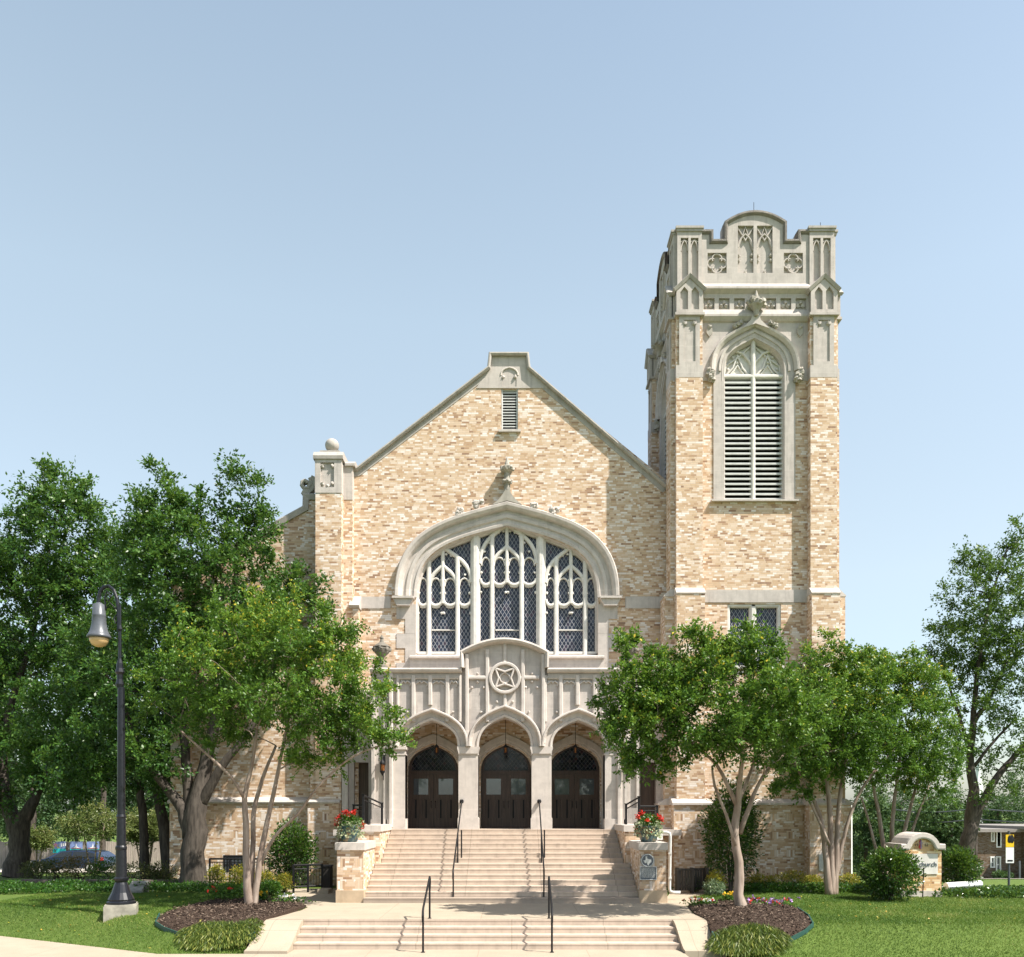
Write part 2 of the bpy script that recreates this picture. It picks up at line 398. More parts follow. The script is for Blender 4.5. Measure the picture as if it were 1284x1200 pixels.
# ============================================================ setting
def grid_axis(segs):
    out = [];
    for a, b, s in segs: out += list(np.arange(a, b, s))
    return np.array(out+[segs[-1][1]])
def build_terrain():
    xs = grid_axis([(-1500, -200, 130), (-200, -40, 16), (-40, -22, 2), (-22, 22, .45), (22, 40, 2), (40, 200, 16), (200, 1500, 130)])
    ys = grid_axis([(-300, -40, 52), (-40, 10, 5), (10, 19, 1), (19, 27, .3), (27, 38, 1.), (38, 100, 4), (100, 300, 25), (300, 2000, 170)])
    gx, gy = np.meshgrid(xs, ys); gz = ground(gx, gy)
    gz = np.where((gx > -7.4) & (gx < 6.0) & (gy < 23.9), np.minimum(gz, -.95), gz)
    gz = np.where((gy > 23.9) & (gy < 36) & (gx > -9.5) & (gx < 8), gz-.03, gz)
    gz = np.where(gy < front_edge(gx)+.02, np.minimum(gz, -.73), gz)
    v = np.stack([gx, gy, gz], -1).reshape(-1, 3); nx, ny = len(xs), len(ys)
    i = np.arange(nx-1)[None, :]+nx*np.arange(ny-1)[:, None]
    f = np.stack([i, i+1, i+1+nx, i+nx], -1).reshape(-1, 4)
    me = bpy.data.meshes.new('lawn'); me.from_pydata(v.tolist(), [], f.tolist()); me.materials.append(M['lawn'])
    me.polygons.foreach_set('use_smooth', [True]*len(me.polygons))
    o = bpy.data.objects.new('lawn', me); COL.objects.link(o); tag(o, kind='structure')
build_terrain()

def sheet(name, outline, mat, lift, thick=.0, step=.5, jitter=0, kind='structure', zf=None):
    """a sheet laid over the terrain inside an outline of (x, y) points"""
    zf = zf or ground
    rg = random.Random(5)
    xs = [p[0] for p in outline]; ys = [p[1] for p in outline]; pts = [Vector((p[0], p[1])) for p in outline]; n = len(pts)
    def inside(x, y):
        c = False
        for i in range(n):
            a, b = outline[i], outline[i-1]
            if (a[1] > y) != (b[1] > y) and x < (b[0]-a[0])*(y-a[1])/(b[1]-a[1])+a[0]: c = not c
        return c
    x = min(xs)
    while x < max(xs):
        y = min(ys)
        while y < max(ys):
            if inside(x, y): pts.append(Vector((x+rg.uniform(-.1, .1)*step, y+rg.uniform(-.1, .1)*step)))
            y += step
        x += step
    vo, _, fo, *_ = delaunay_2d_cdt(pts, [], [list(range(n))], 1, 1e-4)
    m = MB(); vs = []
    for i, p in enumerate(vo):
        z = float(zf(p.x, p.y))+lift+(rg.uniform(-jitter, jitter) if i >= n else -jitter*1.0)
        vs.append((p.x, p.y, z))
    m.add(vs, fo)
    if thick:
        m.add([vs[i] for i in range(n)]+[(vs[i][0], vs[i][1], vs[i][2]-thick) for i in range(n)], [(i, (i+1) % n, (i+1) % n+n, i+n) for i in range(n)])
    o = m.build(name, mat, smooth=jitter > 0)
    return tag(o, kind=kind)
def outl(pxs): return [(gp(x, y).x, gp(x, y).y) for x, y in pxs]

SC = -.35                                   # stair axis
# the landing between the two stairs with its arms to the side doors
landing = [(-7.06, 23.84), (5.62, 23.84)]+outl([(884, 1152), (868, 1145), (866, 1137), (881, 1132.5), (907, 1129.5), (889, 1127), (862, 1126)])+[(8.9, 33.2), (6.4, 33.3), (5.2, 28.6), (-5.9, 28.6), (-6.2, 33.2), (-9.6, 33.2)]+outl([(369, 1121), (356, 1124), (341, 1128), (350, 1131), (373, 1135), (386, 1138), (377, 1142)])
sheet('landing', landing, M['path'], .004, .25, .7, zf=lambda x, y: 0*x)
side = MB(); side.prismz([[(-60, 15.5), (30, 15.5), (30, 20.6), (4.55, 21.2), (4.55, 22.70), (-5.91, 22.70), (-5.91, 22.02), (-9.3, 22.0)]+[(-9.3-k, 22.0+k*.52) for k in (1, 3, 6, 10, 16)]+[(-60, 31)]], -.95, -.668)
tag(side.build('pavement', M['path']), kind='structure')
road = MB(); road.box(-400, 400, 3, 15.3, -.95, -.80); tag(road.build('street', M['asphalt']), kind='structure')
lot = MB()
def quadsheet(name, pts, mat, lift):
    n = 8; m = MB(); vs = []
    (a, b, c, d) = [Vector((p[0], p[1])) for p in pts]
    for i in range(n+1):
        for j in range(n+1):
            p = a.lerp(b, i/n).lerp(d.lerp(c, i/n), j/n); vs.append((p.x, p.y, float(ground(p.x, p.y))+lift))
    m.add(vs, [(i*(n+1)+j, (i+1)*(n+1)+j, (i+1)*(n+1)+j+1, i*(n+1)+j+1) for i in range(n) for j in range(n)])
    return tag(m.build(name, mat), kind='structure')
quadsheet('parking_lot', [(-80, 54), (-20, 54), (-20, 70.5), (-80, 70.5)], M['lot'], .05)
quadsheet('side_street', [(31, 58), (120, 58), (120, 69), (31, 69)], M['lot'], .05)

# stone wing slabs beside the lower steps belong to the steps
def steps_lower():
    t = thing('stone_steps', 'short flight of pale pink steps at the bottom edge, below the landing', 'steps', (-.69, 23, -.67))
    r, tr = .168, .375; m = MB(); y0 = 23.8; pts = [(24.6, -.95), (24.6, -.002), (y0, -.002)]
    pts = [(25, -.95), (25, -.004), (y0, -.004)]
    for k in range(4):
        y = y0-k*tr; pts += [(y, -.168*(k+1))]; pts += [(y-tr, -.168*(k+1))] if k < 3 else []
    pts += [(y0-3*tr, -.95)]
    m.prismx([pts], -5.92, 4.56)
    for k in range(4):                      # nosings
        y = y0-k*tr; m.box(-5.92, 4.56, y-.009, y+.05, -.168*k-.045, -.168*k+.003)
    m.build('flight', M['step'], t)
    for a, b in ((-7.06, -5.925), (4.565, 5.62)):
        w = MB(); prof = [(23.8, 0)]
        for i in range(1, 9):
            q = i/8; prof.append((23.8-1.75*q, -.60*(3*q*q-2*q**3)))
        w.prismx([[(23.8, -.95)]+prof+[(22.05, -.95)]], a, b); w.build('wing_slab', M['path'], t)
steps_lower()
def steps_upper():
    t = thing('entrance_stairs', 'wide pink stone stairs climbing to the three church doors', 'stairs', (SC, 30, 0))
    r, tr = .168, .375; H = 14*r; ys = [33.0]
    for k in range(1, 14): ys.append(ys[-1]-tr-(.12 if k == 7 else 0))
    def prof(k0, k1, back):
        p = [(back, -.2), (back, H-k0*r)]
        for k in range(k0, k1):
            p += [(ys[k], H-k*r), (ys[k], H-(k+1)*r)]
        return p+[(ys[k1-1], -.2)]
    for k0, k1, hw in ((0, 7, 4.43), (7, 14, 4.62)):
        m = MB(); back = 35.45 if k0 == 0 else ys[6]+.02
        m.prismx([prof(k0, k1, back)], SC-hw, SC+hw)
        for k in range(k0, k1): m.box(SC-hw, SC+hw, ys[k]-.009, ys[k]+.06, H-k*r-.045, H-k*r+.003)
        m.build('flight', M['step'], t)
    return ys
YS = steps_upper()
FL = 14*.168
def cheek(sx):
    # brick flank wall with a lower pedestal in front
    lab = 'buff brick flank wall and pedestal at the left of the stairs, sunlit' if sx < 0 else 'buff brick flank wall with two metal plaques on its pedestal, right of the stairs'
    t = thing('stair_wall', lab, 'wall', (SC+sx*5, 29, 0))
    def bx(m, a, b, *r): m.box(min(a, b), max(a, b), *r)
    xi = SC+sx*4.64; xo = SC+sx*5.53; xu = SC+sx*4.45
    m = MB(); bx(m, xi, xo, 28.12, 30.4, .42, 1.77); m.build('pedestal', M['brick_base'], t)
    m = MB(); bx(m, xi-sx*.02, xo+sx*.03, 28.07, 30.42, -.05, .42); m.build('plinth', M['plinth'], t)
    m = MB(); bx(m, xi-sx*.05, xo+sx*.05, 28.04, 30.38, 1.77, 2.02); m.build('cap', M['trim'], t)
    m = MB(); bx(m, xu, xo+sx*.02, 30.4, 33.9, -.05, 2.33); m.build('upper_wall', M['brick_base'], t)
    m = MB(); bx(m, xu-sx*.05, xo+sx*.07, 30.34, 33.2, 2.33, 2.56); m.build('cap', M['trim'], t)
    return t
cheek(-1); cheek(1)

# ============================================================ church
YN, YP, YT = 35.5, 33.25, 34.4
def arch(cx, zs, w, h, k1=.6, k2=.5, s=.45, n=14):
    def bez(t):
        a, b, c, d = (1-t)**3, 3*t*(1-t)**2, 3*t*t*(1-t), t**3
        P = [(-w, 0), (-w, k1*h), (-w*k2, h-s*w*k2), (0, h)]
        return (a*P[0][0]+b*P[1][0]+c*P[2][0]+d*P[3][0], a*P[0][1]+b*P[1][1]+c*P[2][1]+d*P[3][1])
    L = [bez(i/n) for i in range(n+1)]
    return [(cx+x, zs+z) for x, z in L]+[(cx-x, zs+z) for x, z in reversed(L[:-1])]
def xn(px): return X(px, YN)
def zn(py): return Z(py, YN)
church = thing('church_building', 'large buff brick gothic church with pale stone trim, great traceried window and square bell tower', 'church', (0, YN, 0))
GX, GZ = xn(638), zn(443)                    # gable
SL, SR = .742, .778                          # slopes of the two coping lines
wx0, wc, wz0, wzs = xn(521.5), xn(635.7), zn(818.5), zn(749)
WIN = [(wx0, wz0-.3)]+arch(wc, wzs, 114.2*.0338, 92*.0338, .72, .55, .35)+[(2*wc-wx0, wz0-.3)]
DOORC = [X(543, YN), X(634.5, YN), X(720.5, YN)]
DW, DZS, DH = 1.075, FL+2.42, 1.12
def door_loop(c, w=DW, g=0): return [(c-w, FL+g)]+arch(c, DZS, w, DH*(w/DW), .62, .5, .42, 12)+[(c+w, FL+g)]
vx0, vx1, vz0, vz1 = xn(628.5), xn(649.5), zn(540), zn(487.5)
outer = [(-7.45, 0), (6.75, 0), (6.75, zn(607)), (xn(664), zn(463)), (xn(664), zn(449)), (xn(612), zn(449)), (xn(612), zn(463)), (xn(448), zn(588)), (-7.45, zn(588))]
holes = [WIN, [(vx0, vz0), (vx0, vz1), (vx1, vz1), (vx1, vz0)]]+[door_loop(c) for c in DOORC]
w = MB(); w.prism([outer]+holes, YN, YN+.6); nave = w.build('nave_wall', M['brick'], church)
# body of the nave behind the gable and its roof
m = MB(); m.box(-7.45, -6.95, YN+.6, 62, 0, zn(592)); m.box(6.3, 6.75, 40.6, 62, 0, zn(612)); m.box(-7.45, 6.75, 61.5, 62, 0, zn(592)); m.build('nave_side_wall', M['brick'], church)
m = MB()
zr = zn(463)-.1
m.add([(-7.6, YN+.6, zn(596)), (GX, YN+.6, zr+.5), (6.75, YN+.6, zn(612)), (-7.6, 62.2, zn(596)), (GX, 62.2, zr+.5), (6.75, 62.2, zn(612))], [(0, 1, 4, 3), (1, 2, 5, 4), (0, 2, 1), (3, 4, 5), (0, 3, 5, 2)])
m.build('nave_roof', M['roof'], church)
# coping
cp = MB()
cp.sweep([(xn(440), zn(590)), (xn(448), zn(588)), (xn(612), zn(462)), (xn(614), zn(444.5)), (xn(662), zn(444.5)), (xn(664), zn(462)), (xn(837), zn(611))],
         [(-.30, YN-.02), (-.10, YN-.02), (-.10, YN-.15), (-.04, YN-.20), (.01, YN-.19), (.04, YN-.1), (.04, YN+.68), (-.1, YN+.68), (-.30, YN+.05)])
cp.build('gable_coping', M['wstone'], church)
gb = MB(); zb = zn(487)
gb.prism([[(xn(597), zb), (xn(612.5), zn(466)), (xn(613), zn(448)), (xn(663), zn(448)), (xn(663.5), zn(466)), (xn(690), zb)],
          [(xn(630), zb+.06)]+arch(xn(638.7), zn(470), .31, .26, .7, .5, .2, 5)+[(xn(647.5), zb+.06)]], YN-.03, YN+.02)
gb = gb.build('gable_block', M['stone'], church)
q = MB(); q.box(xn(629), xn(648.5), YN-.004, YN+.03, zb, zn(460)); q.build('niche', M['stone'], gb)
q = MB(); q.bar(arch(xn(638.7), zn(471), .36, .33, .7, .5, .2, 6), .07, YN-.06, YN); q.lump((xn(631), YN-.02, zn(473)), .07, 1); q.lump((xn(646), YN-.02, zn(473)), .07, 2)
q.build('niche_moulding', M['trim'], gb)
gv = MB(); gv.bar([(vx0+.03, vz0), (vx0+.03, vz1)], .07, YN+.04, YN+.5); gv.bar([(vx1-.03, vz0), (vx1-.03, vz1)], .07, YN+.04, YN+.5); gv.box(vx0, vx1, YN+.1, YN+.5, vz1-.06, vz1)
gv = gv.build('gable_vent', M['louvre'], church)
q = MB()
for i in range(14):
    z = vz0+.06+i*(vz1-vz0-.1)/14; q.prismx([[(YN+.07, z+.045), (YN+.07, z), (YN+.3, z+.08), (YN+.28, z+.10)]], vx0+.05, vx1-.05)
q.build('louvre_slats', M['louvre'], gv)
q = MB(); q.box(vx0-.12, vx1+.12, YN-.13, YN+.3, vz0-.09, vz0); q.build('sill', M['trim'], gv)
q = MB(); q.box(vx0, vx1, YN+.4, YN+.45, vz0, vz1); q.build('backing', M['dark'], gv)
# flat bands of stone at window spring level
sb = MB(); zb0, zb1 = zn(763), zn(748.5)
for a, b in ((-7.45, xn(490)), (xn(784), 6.70)): sb = MB(); sb.box(a, b, YN-.035, YN+.03, zb0, zb1); sb.build('string_course', M['stone'], church)
# --- great window
hood_in = arch(wc, wzs, 127*.0338, 104*.0338, .70, .62, .25, 20)
ho = MB(); ho.sweep(hood_in, [(-.46, YN+.05), (-.46, YN-.05), (-.36, YN-.07), (-.32, YN-.015), (-.20, YN-.012), (-.15, YN-.09), (-.02, YN-.10), (.02, YN-.03), (.14, YN-.03), (.20, YN-.22), (.30, YN-.31), (.41, YN-.32), (.46, YN-.24), (.46, YN+.05)])
gw = ho.build('great_window', M['trim'], church)
# reveal lining
rv = MB(); path = [(wx0, wz0)]+arch(wc, wzs, 114.2*.0338, 92*.0338, .72, .55, .35, 20)+[(2*wc-wx0, wz0)]
rv.sweep(path, [(.16, YN-.012), (.0, YN+.02), (-.03, YN+.12), (-.04, YN+.22), (-.10, YN+.26), (-.10, YN+.5), (.16, YN+.5)])
rv.build('reveal', M['trim'], gw)
jm = MB()                                         # quoined jamb stones under the corbels
for s in (-1, 1):
    jm = MB(); xa = wc+s*(wc-wx0); zz = wzs-.30; k = 0
    while zz > zn(842):
        hh = .62; ww = .45 if k % 2 else .82; jm.box(min(xa, xa+s*ww), max(xa, xa+s*ww), YN-.025-.004*(k % 2), YN+.02, zz-hh, zz); zz -= hh; k += 1
    jm.build('jamb_stones', M['stone'], gw)
cb = MB()
for s in (-1, 1):
    cb = MB(); c = wc+s*(127*.0338+.08); z0 = zn(749.5)
    cb.box(c-.45, c+.45, YN-.36, YN+.02, z0-.09, z0); cb.prism([[(c-.42, z0-.09), (c-.27, z0-.38), (c+.27, z0-.38), (c+.42, z0-.09)]], YN-.27, YN+.01)
    cb.build('corbel', M['trim'], gw)
fn = MB(); fx = xn(636); zt = zn(632)
fn.prism([[(fx-.62, zt-.12), (fx-.36, zt+.10), (fx-.16, zt+.36), (fx-.06, zt+.62), (fx+.06, zt+.62), (fx+.16, zt+.36), (fx+.36, zt+.10), (fx+.62, zt-.12), (fx, zt+.05)]], YN-.28, YN)
fn.lathe([(.07, .5), (.09, .75), (.20, .85), (.12, .95), (.09, 1.0), (.09, 1.22), (.25, 1.34), (.28, 1.44), (.12, 1.5), (.10, 1.62), (.02, 1.9)], (fx, YN-.22, zt), 10)
for k in range(7):
    a = k*.9; fn.lump((fx+.21*math.cos(a), YN-.22+.2*math.sin(a), zt+1.40), .10, k); 
for k in range(5): fn.lump((fx+.15*math.cos(k*1.25), YN-.22+.15*math.sin(k*1.25), zt+.86), .09, 20+k)
fn.box(fx-.13, fx+.13, YN-.2, YN, zt+.5, zt+1.35)
fn.build('finial', M['orn'], gw)
ck = MB()
for px, py in ((576, 644), (600, 635), (672, 635), (695, 644)):
    ck = MB()
    for k in range(5): ck.lump((xn(px)+random.Random(k+px).uniform(-.16, .16), YN-.2, zn(py)+random.Random(k*3+px).uniform(-.10, .13)), .115, k+px)
    ck.build('crocket', M['trim'], gw)
YG = YN+.42
gl = MB(); gl.prism([[(wx0, wz0)]+arch(wc, wzs, 114.2*.0338, 92*.0338, .72, .55, .35)+[(2*wc-wx0, wz0)]], YG, YG+.03)
gl.build('leaded_glass', M['leaded'], gw)
tr = MB(); YF, YB = YN+.20, YG+.01
def tx(px): return X(px, YN+.2)
def tz(py): return Z(py, YN+.2)
def vb(px, y0, y1, w, yf=YF): tr.bar([(tx(px), tz(y0)), (tx(px), tz(y1))], w, yf, YB)
for px in (596, 678.5): vb(px, 822, 640, .30, YF-.06); vb(px-4.6, 822, 655, .10, YF+.05); vb(px+4.6, 822, 655, .10, YF+.05)
def curve(pts, w=.145, yf=YF+.03): tr.bar([(tx(a), tz(b)) for a, b in pts], w, yf, YB)
def bow(x0, y0, x1, y1, bulge, n=9):             # quarter-like curve, vertical at (x0,y0)
    P = [(x0, y0), (x0, y0+(y1-y0)*.6), (x1-(x1-x0)*.35, y1-(y1-y0)*.22), (x1, y1)]; out = []
    for i in range(n+1):
        t = i/n; a, b, c, d = (1-t)**3, 3*t*(1-t)**2, 3*t*t*(1-t), t**3
        out.append((a*P[0][0]+b*P[1][0]+c*P[2][0]+d*P[3][0], a*P[0][1]+b*P[1][1]+c*P[2][1]+d*P[3][1]))
    return out
def lights(xa, m1, c, m2, xb, ztr, zin, zout, sgn):
    hw = (xb-xa)/2
    vb(m1, 822, zout+14, .19); vb(m2, 822, zout+14, .19); vb(c, ztr-2, zout, .15, YF+.02)
    for a, b in ((xa, m1), (m1, c), (c, m2), (m2, xb)):
        mm = (a+b)/2; r = (b-a)/2-.8
        pts = [(mm+r*math.cos(t), ztr-7+7.5*math.sin(t)) for t in [math.pi*(1-k/10) for k in range(11)]]
        curve(pts, .125); curve([(mm+r*.8*math.cos(t), ztr-24-10*math.sin(t)) for t in [math.pi*(1-k/8) for k in range(9)]], .055, YF+.09)
        for s in (-1, 1):
            for yy in (ztr-15, ztr-31): tr.lump((tx(mm+s*r*.82), YF+.1, tz(yy)), .055, int(mm+yy))
            tr.lump((tx(mm+s*(r-.6)), YF+.1, tz(ztr+10)), .055, int(mm))
        for s in (-1, 1): curve([(mm+s*r, ztr-7+0*s), (mm+s*r*.5, ztr+2), (mm, ztr+3)], .06, YF+.08)
    curve(bow(m1, zin+30, c, zin, 0)); curve(bow(m2, zin+30, c, zin, 0))
    curve(bow(xa, zin+22, c, zout, 0), .16); curve(bow(xb, zin+22, c, zout, 0), .16)
    for k in range(5):
        for s in (-1, 1): tr.lump((tx(c+s*(4+k*6)), YF+.12, tz(zout+9+k*k*1.6)), .05, k)
lights(523, 537.5, 555, 573.5, 591, 758, 708, 685, -1)
lights(601.5, 617, 635.5, 654, 673, 732, 684, 656, 0)
lights(684, 697.5, 716, 734, 749.5, 758, 708, 685, 1)
for a, b in ((541, 570), (621, 651), (701, 731)): tr.bar([(tx(a), tz(789)), (tx(b), tz(789))], .05, YG-.06, YB, .01)
tr.box(wx0, 2*wc-wx0, YF+.05, YB, wz0, wz0+.10)
tr.build('tracery', M['tracery'], gw)
q = MB(); a, b = wx0-.25, 2*wc-wx0+.25
q.prismx([[(YN-.25, zn(826)), (YN-.25, zn(824)), (YN+.42, wz0+.02), (YN+.42, zn(828)), (YN, zn(840)), (YN-.1, zn(840)), (YN-.1, zn(827))]], a, b); q.build('sill', M['trim'], gw)

# --- left corner pier of the gable, aisle
def pier():
    yp = 34.72; s = yp/F
    def x(p): return X(p, yp)
    def z(p): return Z(p, yp)
    m = MB(); m.box(x(395.5), x(428), yp, YN+.7, 0, z(618)); m.box(x(428), x(439.5), yp+.42, YN+.5, 0, z(618))
    m.box(x(438), x(447.5), yp+.36, YN+.5, 0, z(760))
    p = m.build('corner_pier', M['brick'], church)
    m = MB(); m.prism([[(x(395), z(618)), (x(428.4), z(618)), (x(428.4), z(576)), (x(395), z(576))], [(x(402), z(611)), (x(402), z(580)), (x(419), z(580)), (x(419), z(611))]], yp-.02, yp+.12)
    m.box(x(395.2), x(428.2), yp+.07, YN+.6, z(618), z(570)); m.box(x(428.2), x(439.7), yp+.40, YN+.5, z(622), z(578))
    for a, b in ((404, 584), (417, 584), (404, 606), (417, 606), (410.5, 609)): m.lump((x(a), yp+.03, z(b)), .08, int(a))
    m.build('pier_cap', M['stone'], p)
    m = MB(); m.prismx([[(yp-.08, z(576)), (yp-.1, z(572)), (yp+.05, z(566)), (YN+.6, z(566)), (YN+.6, z(576))]], x(393), x(430.5))
    m.prismx([[(yp+.30, z(580)), (yp+.30, z(577)), (yp+.55, z(572)), (YN+.5, z(572)), (YN+.5, z(580))]], x(430.5), x(443)); m.box(x(400), x(425), yp+.12, YN+.4, z(566), z(563))
    m.build('pier_coping', M['wstone'], p)
    m = MB(); c = (x(413.5), yp+.45, z(553)); r = .29
    m.lathe([(.12, -.36), (.22, -.32), (.14, -.27)]+[(r*math.cos(t), r*math.sin(t)) for t in [R(a) for a in range(-65, 91, 13)]], c, 20); m.build('ball_finial', M['wstone'], p, smooth=True)
    m = MB(); m.prismx([[(yp+.30, z(760)), (yp+.2, z(757)), (YN-.04, z(742)), (YN+.2, z(742)), (YN+.2, z(760))]], x(436), x(449)); m.build('weathering', M['stone'], p)
pier()
ax0, ax1 = xn(217), xn(395.5)
sl = (zn(632)-zn(655))/(xn(384)-xn(343))
m = MB(); m.prism([[(ax0, 0), (ax1, 0), (ax1, zn(622)), (xn(381), zn(622)), (xn(381), zn(636)), (ax0, zn(636)-sl*(xn(381)-ax0))],
                   [(xn(284), zn(1093)), (xn(284), zn(1073)), (xn(311), zn(1073)), (xn(311), zn(1093))]], YN+.02, YN+.5); aisle = m.build('aisle_wall', M['brick'], church)
m = MB(); m.box(ax0, ax0+.45, YN+.5, 60, 0, zn(636)-sl*(xn(381)-ax0)); m.build('side_wall', M['brick'], aisle)
m = MB(); m.add([(ax0-.2, YN+.4, zn(640)-sl*(xn(381)-ax0)-.2), (-7.0, YN+.4, zn(640)-.1), (-7.0, 61, zn(640)-.1), (ax0-.2, 61, zn(640)-sl*(xn(381)-ax0)-.2)], [(0, 1, 2, 3)])
m.build('aisle_roof', M['roof'], aisle)
m = MB(); m.sweep([(ax0-.25, zn(636)-sl*(xn(381)-ax0)-.1), (xn(381), zn(636)), (xn(381.5), zn(621)), (ax1, zn(621))], [(-.2, YN-.06), (0, YN-.12), (.04, YN-.1), (.04, YN+.56), (-.2, YN+.56)]); m.build('coping', M['wstone'], aisle)
m = MB(); m.bar([(xn(383)+.30*(.25+t*.09)*math.cos(t*.9), zn(606)+.3*(.25+t*.09)*math.sin(t*.9)) for t in range(0, 9)], .14, YN-.05, YN+.3)
m.sweep([(xn(381.5), zn(621)), (xn(384), zn(616)), (xn(389), zn(612)), (xn(392), zn(604)), (xn(395), zn(598))], [(-.15, YN-.03), (.15, YN-.03), (.15, YN+.3), (-.15, YN+.3)]); m.build('scroll', M['orn'], aisle)
# buttresses and plinth of the aisle
def base_block(m, x0, x1, y, z1): m.box(x0, x1, y, YN+.3, 0, z1)
zwt = zn(1004)
m = MB(); m.box(xn(256), X(427, 35.25), 35.22, YN+.1, 0, zwt-.06); m.box(X(215, 35.2), X(235, 35.2), 35.0, YN+.1, 0, zwt-.06); m.box(X(388, 34.9), X(426.5, 34.9), 34.6, YN, 0, zwt-.06)
pl = m.build('plinth_wall', M['brick_base'], church)
m = MB()
for a, b, y in ((xn(254), X(388, 35.1), 35.15), (X(213, 35.2), X(237, 35.2), 34.93), (X(386.5, 34.9), X(428, 34.9), 34.53)):
    m.prismx([[(y, zwt-.12), (y-.02, zwt-.06), (y+.03, zwt+.02), (YN+.03, zwt+.16), (YN+.1, zwt-.12)]], a, b)
m.build('water_table', M['trim'], pl)
m = MB(); m.box(X(388, 34.9)+.05, X(426.5, 34.9)-.06, 34.86, YN+.1, zwt+.0, zn(780)); m.build('buttress', M['brick'], church)
m = MB(); m.box(ax0+.02, X(237, 35.2), 35.2, YN+.1, zwt, zn(745)); m.build('buttress', M['brick'], church)
bw = MB(); a, b, c, d = xn(284), xn(311), zn(1093), zn(1073)
bw.bar([(a, c), (a, d), (b, d), (b, c)], .1, 35.20, YN+.3); bw = bw.build('basement_window', M['iron'], church)
q = MB(); q.box(a, b, 35.217, 35.24, c, d); q.build('pane', M['pane'], bw)
q = MB()
for i in range(1, 6): q.box(a+i*(b-a)/6-.012, a+i*(b-a)/6+.012, 35.19, 35.215, c, d)
q.box(a, b, 35.185, 35.20, (c+d)/2-.012, (c+d)/2+.012); q.build('grille', M['iron'], bw)

# --- portico
def xp(px): return X(px, YP)
def zp(py): return Z(py, YP)
PC = xp(633.5); OW = 1.06
AC = [xp(541.5), xp(633), xp(725)]
AZS = [zp(936)]*3; AH = [1.02, 1.14, 1.02]
def aloop(i, g=0, b=0): return [(AC[i]-OW-g, FL-b)]+arch(AC[i], AZS[i], OW+g, AH[i]+g*1.1, .62, .52, .32, 12)+[(AC[i]+OW+g, FL-b)]
PX0, PX1 = xp(484.5), xp(783)
BX0, BX1 = xp(580), xp(685)
zc = zp(840); zbay = zp(819); ztop = zp(803)
bayarc = [(BX0+(BX1-BX0)*t, zbay+(ztop-zbay)*(1-(2*t-1)**2)) for t in [i/16 for i in range(17)]]
out = [(PX0, FL), (PX0, zc), (BX0, zc)]+bayarc+[(BX1, zc), (PX1, zc), (PX1, FL)]
hl = [aloop(0), aloop(1), aloop(2)]
# one piece: piers between the openings reach the floor
o2 = [(PX0, FL), (PX0, zc), (BX0, zc)]+bayarc+[(BX1, zc), (PX1, zc), (PX1, FL)]
for i in (2, 1, 0): o2 += list(reversed(aloop(i)))
m = MB(); m.prism([o2], YP, YP+.62); port = m.build('portico', M['stone'], church)
m = MB(); m.box(PX0+.02, PX1-.02, YP+.62, YN, zp(868), zp(848)); m.build('porch_ceiling', M['stone'], port)
for s, a in ((-1, PX0), (1, PX1)): m = MB(); m.box(min(a, a-s*.5), max(a, a-s*.5), YP+.62, YN, FL, zp(868)); m.build('porch_side_wall', M['stone'], port)
for i in (0, 1):                                   # two middle columns: base, shaft edges, capital
    a, b = AC[i]+OW, AC[i+1]-OW; m = MB()
    m.box(a-.03, b+.03, YP-.10, YP+.66, FL, FL+.42); m.prism([[(a-.03, FL+.42), (a+.0, FL+.48), (b-.0, FL+.48), (b+.03, FL+.42)]], YP-.09, YP+.65)
    zc0 = AZS[i]-.34
    m.box(a-.0, b+.0, YP-.04, YP+.63, FL+.48, zc0); m.box(a-.02, b+.02, YP-.06, YP+.65, zc0, zc0+.05)
    m.prism([[(a, zc0+.05), (a-.02, zc0+.16), (a-.05, zc0+.24), (a-.05, zc0+.33), (b+.05, zc0+.33), (b+.05, zc0+.24), (b+.02, zc0+.16), (b, zc0+.05)]], YP-.10, YP+.66)
    m.build('column', M['trim'], port)
for s in (-1, 1):                                  # engaged end columns
    a = AC[0]-OW if s < 0 else AC[2]+OW; e = PX0 if s < 0 else PX1; m = MB(); x0, x1 = min(a, e), max(a, e)
    m.box(x0-.02, x1+.02, YP-.10, YP+.66, FL, FL+.42); m.box(x0, x1, YP-.035, YP+.63, FL+.42, AZS[0]-.34); zc0 = AZS[0]-.34
    m.box(x0-.03, x1+.03, YP-.06, YP+.65, zc0, zc0+.05); m.box(x0-.05, x1+.05, YP-.10, YP+.66, zc0+.22, zc0+.33)
    m.build('column', M['trim'], port)
for i in range(3):
    m = MB(); p = arch(AC[i], AZS[i], OW+.30, AH[i]+.38, .62, .52, .34, 14)
    m.sweep(p, [(-.33, YP+.06), (-.335, YP-.05), (-.25, YP-.07), (-.21, YP-.012), (-.05, YP-.012), (.0, YP-.17), (.03, YP-.25), (.08, YP-.25), (.11, YP-.15), (.11, YP+.03)]); m.build('arch_moulding', M['trim'], port)
m = MB()
CPR = [(-.16, YP-.06), (-.11, YP-.24), (-.02, YP-.30), (.04, YP-.27), (.06, YP+.1), (.06, YP+.68), (-.16, YP+.68)]
m.sweep([(xp(465), zc), (BX0-.02, zc)], CPR); m.sweep([(BX1+.02, zc), (xp(802), zc)], CPR)
m.sweep([(BX0-.03, zc+.05)]+[(x+(x-PC)*.03, z) for x, z in bayarc]+[(BX1+.03, zc+.05)], [(-.14, YP-.05), (-.09, YP-.30), (-.02, YP-.36), (.05, YP-.33), (.07, YP+.1), (.07, YP+.68), (-.14, YP+.68)])
m.build('parapet_coping', M['trim'], port)
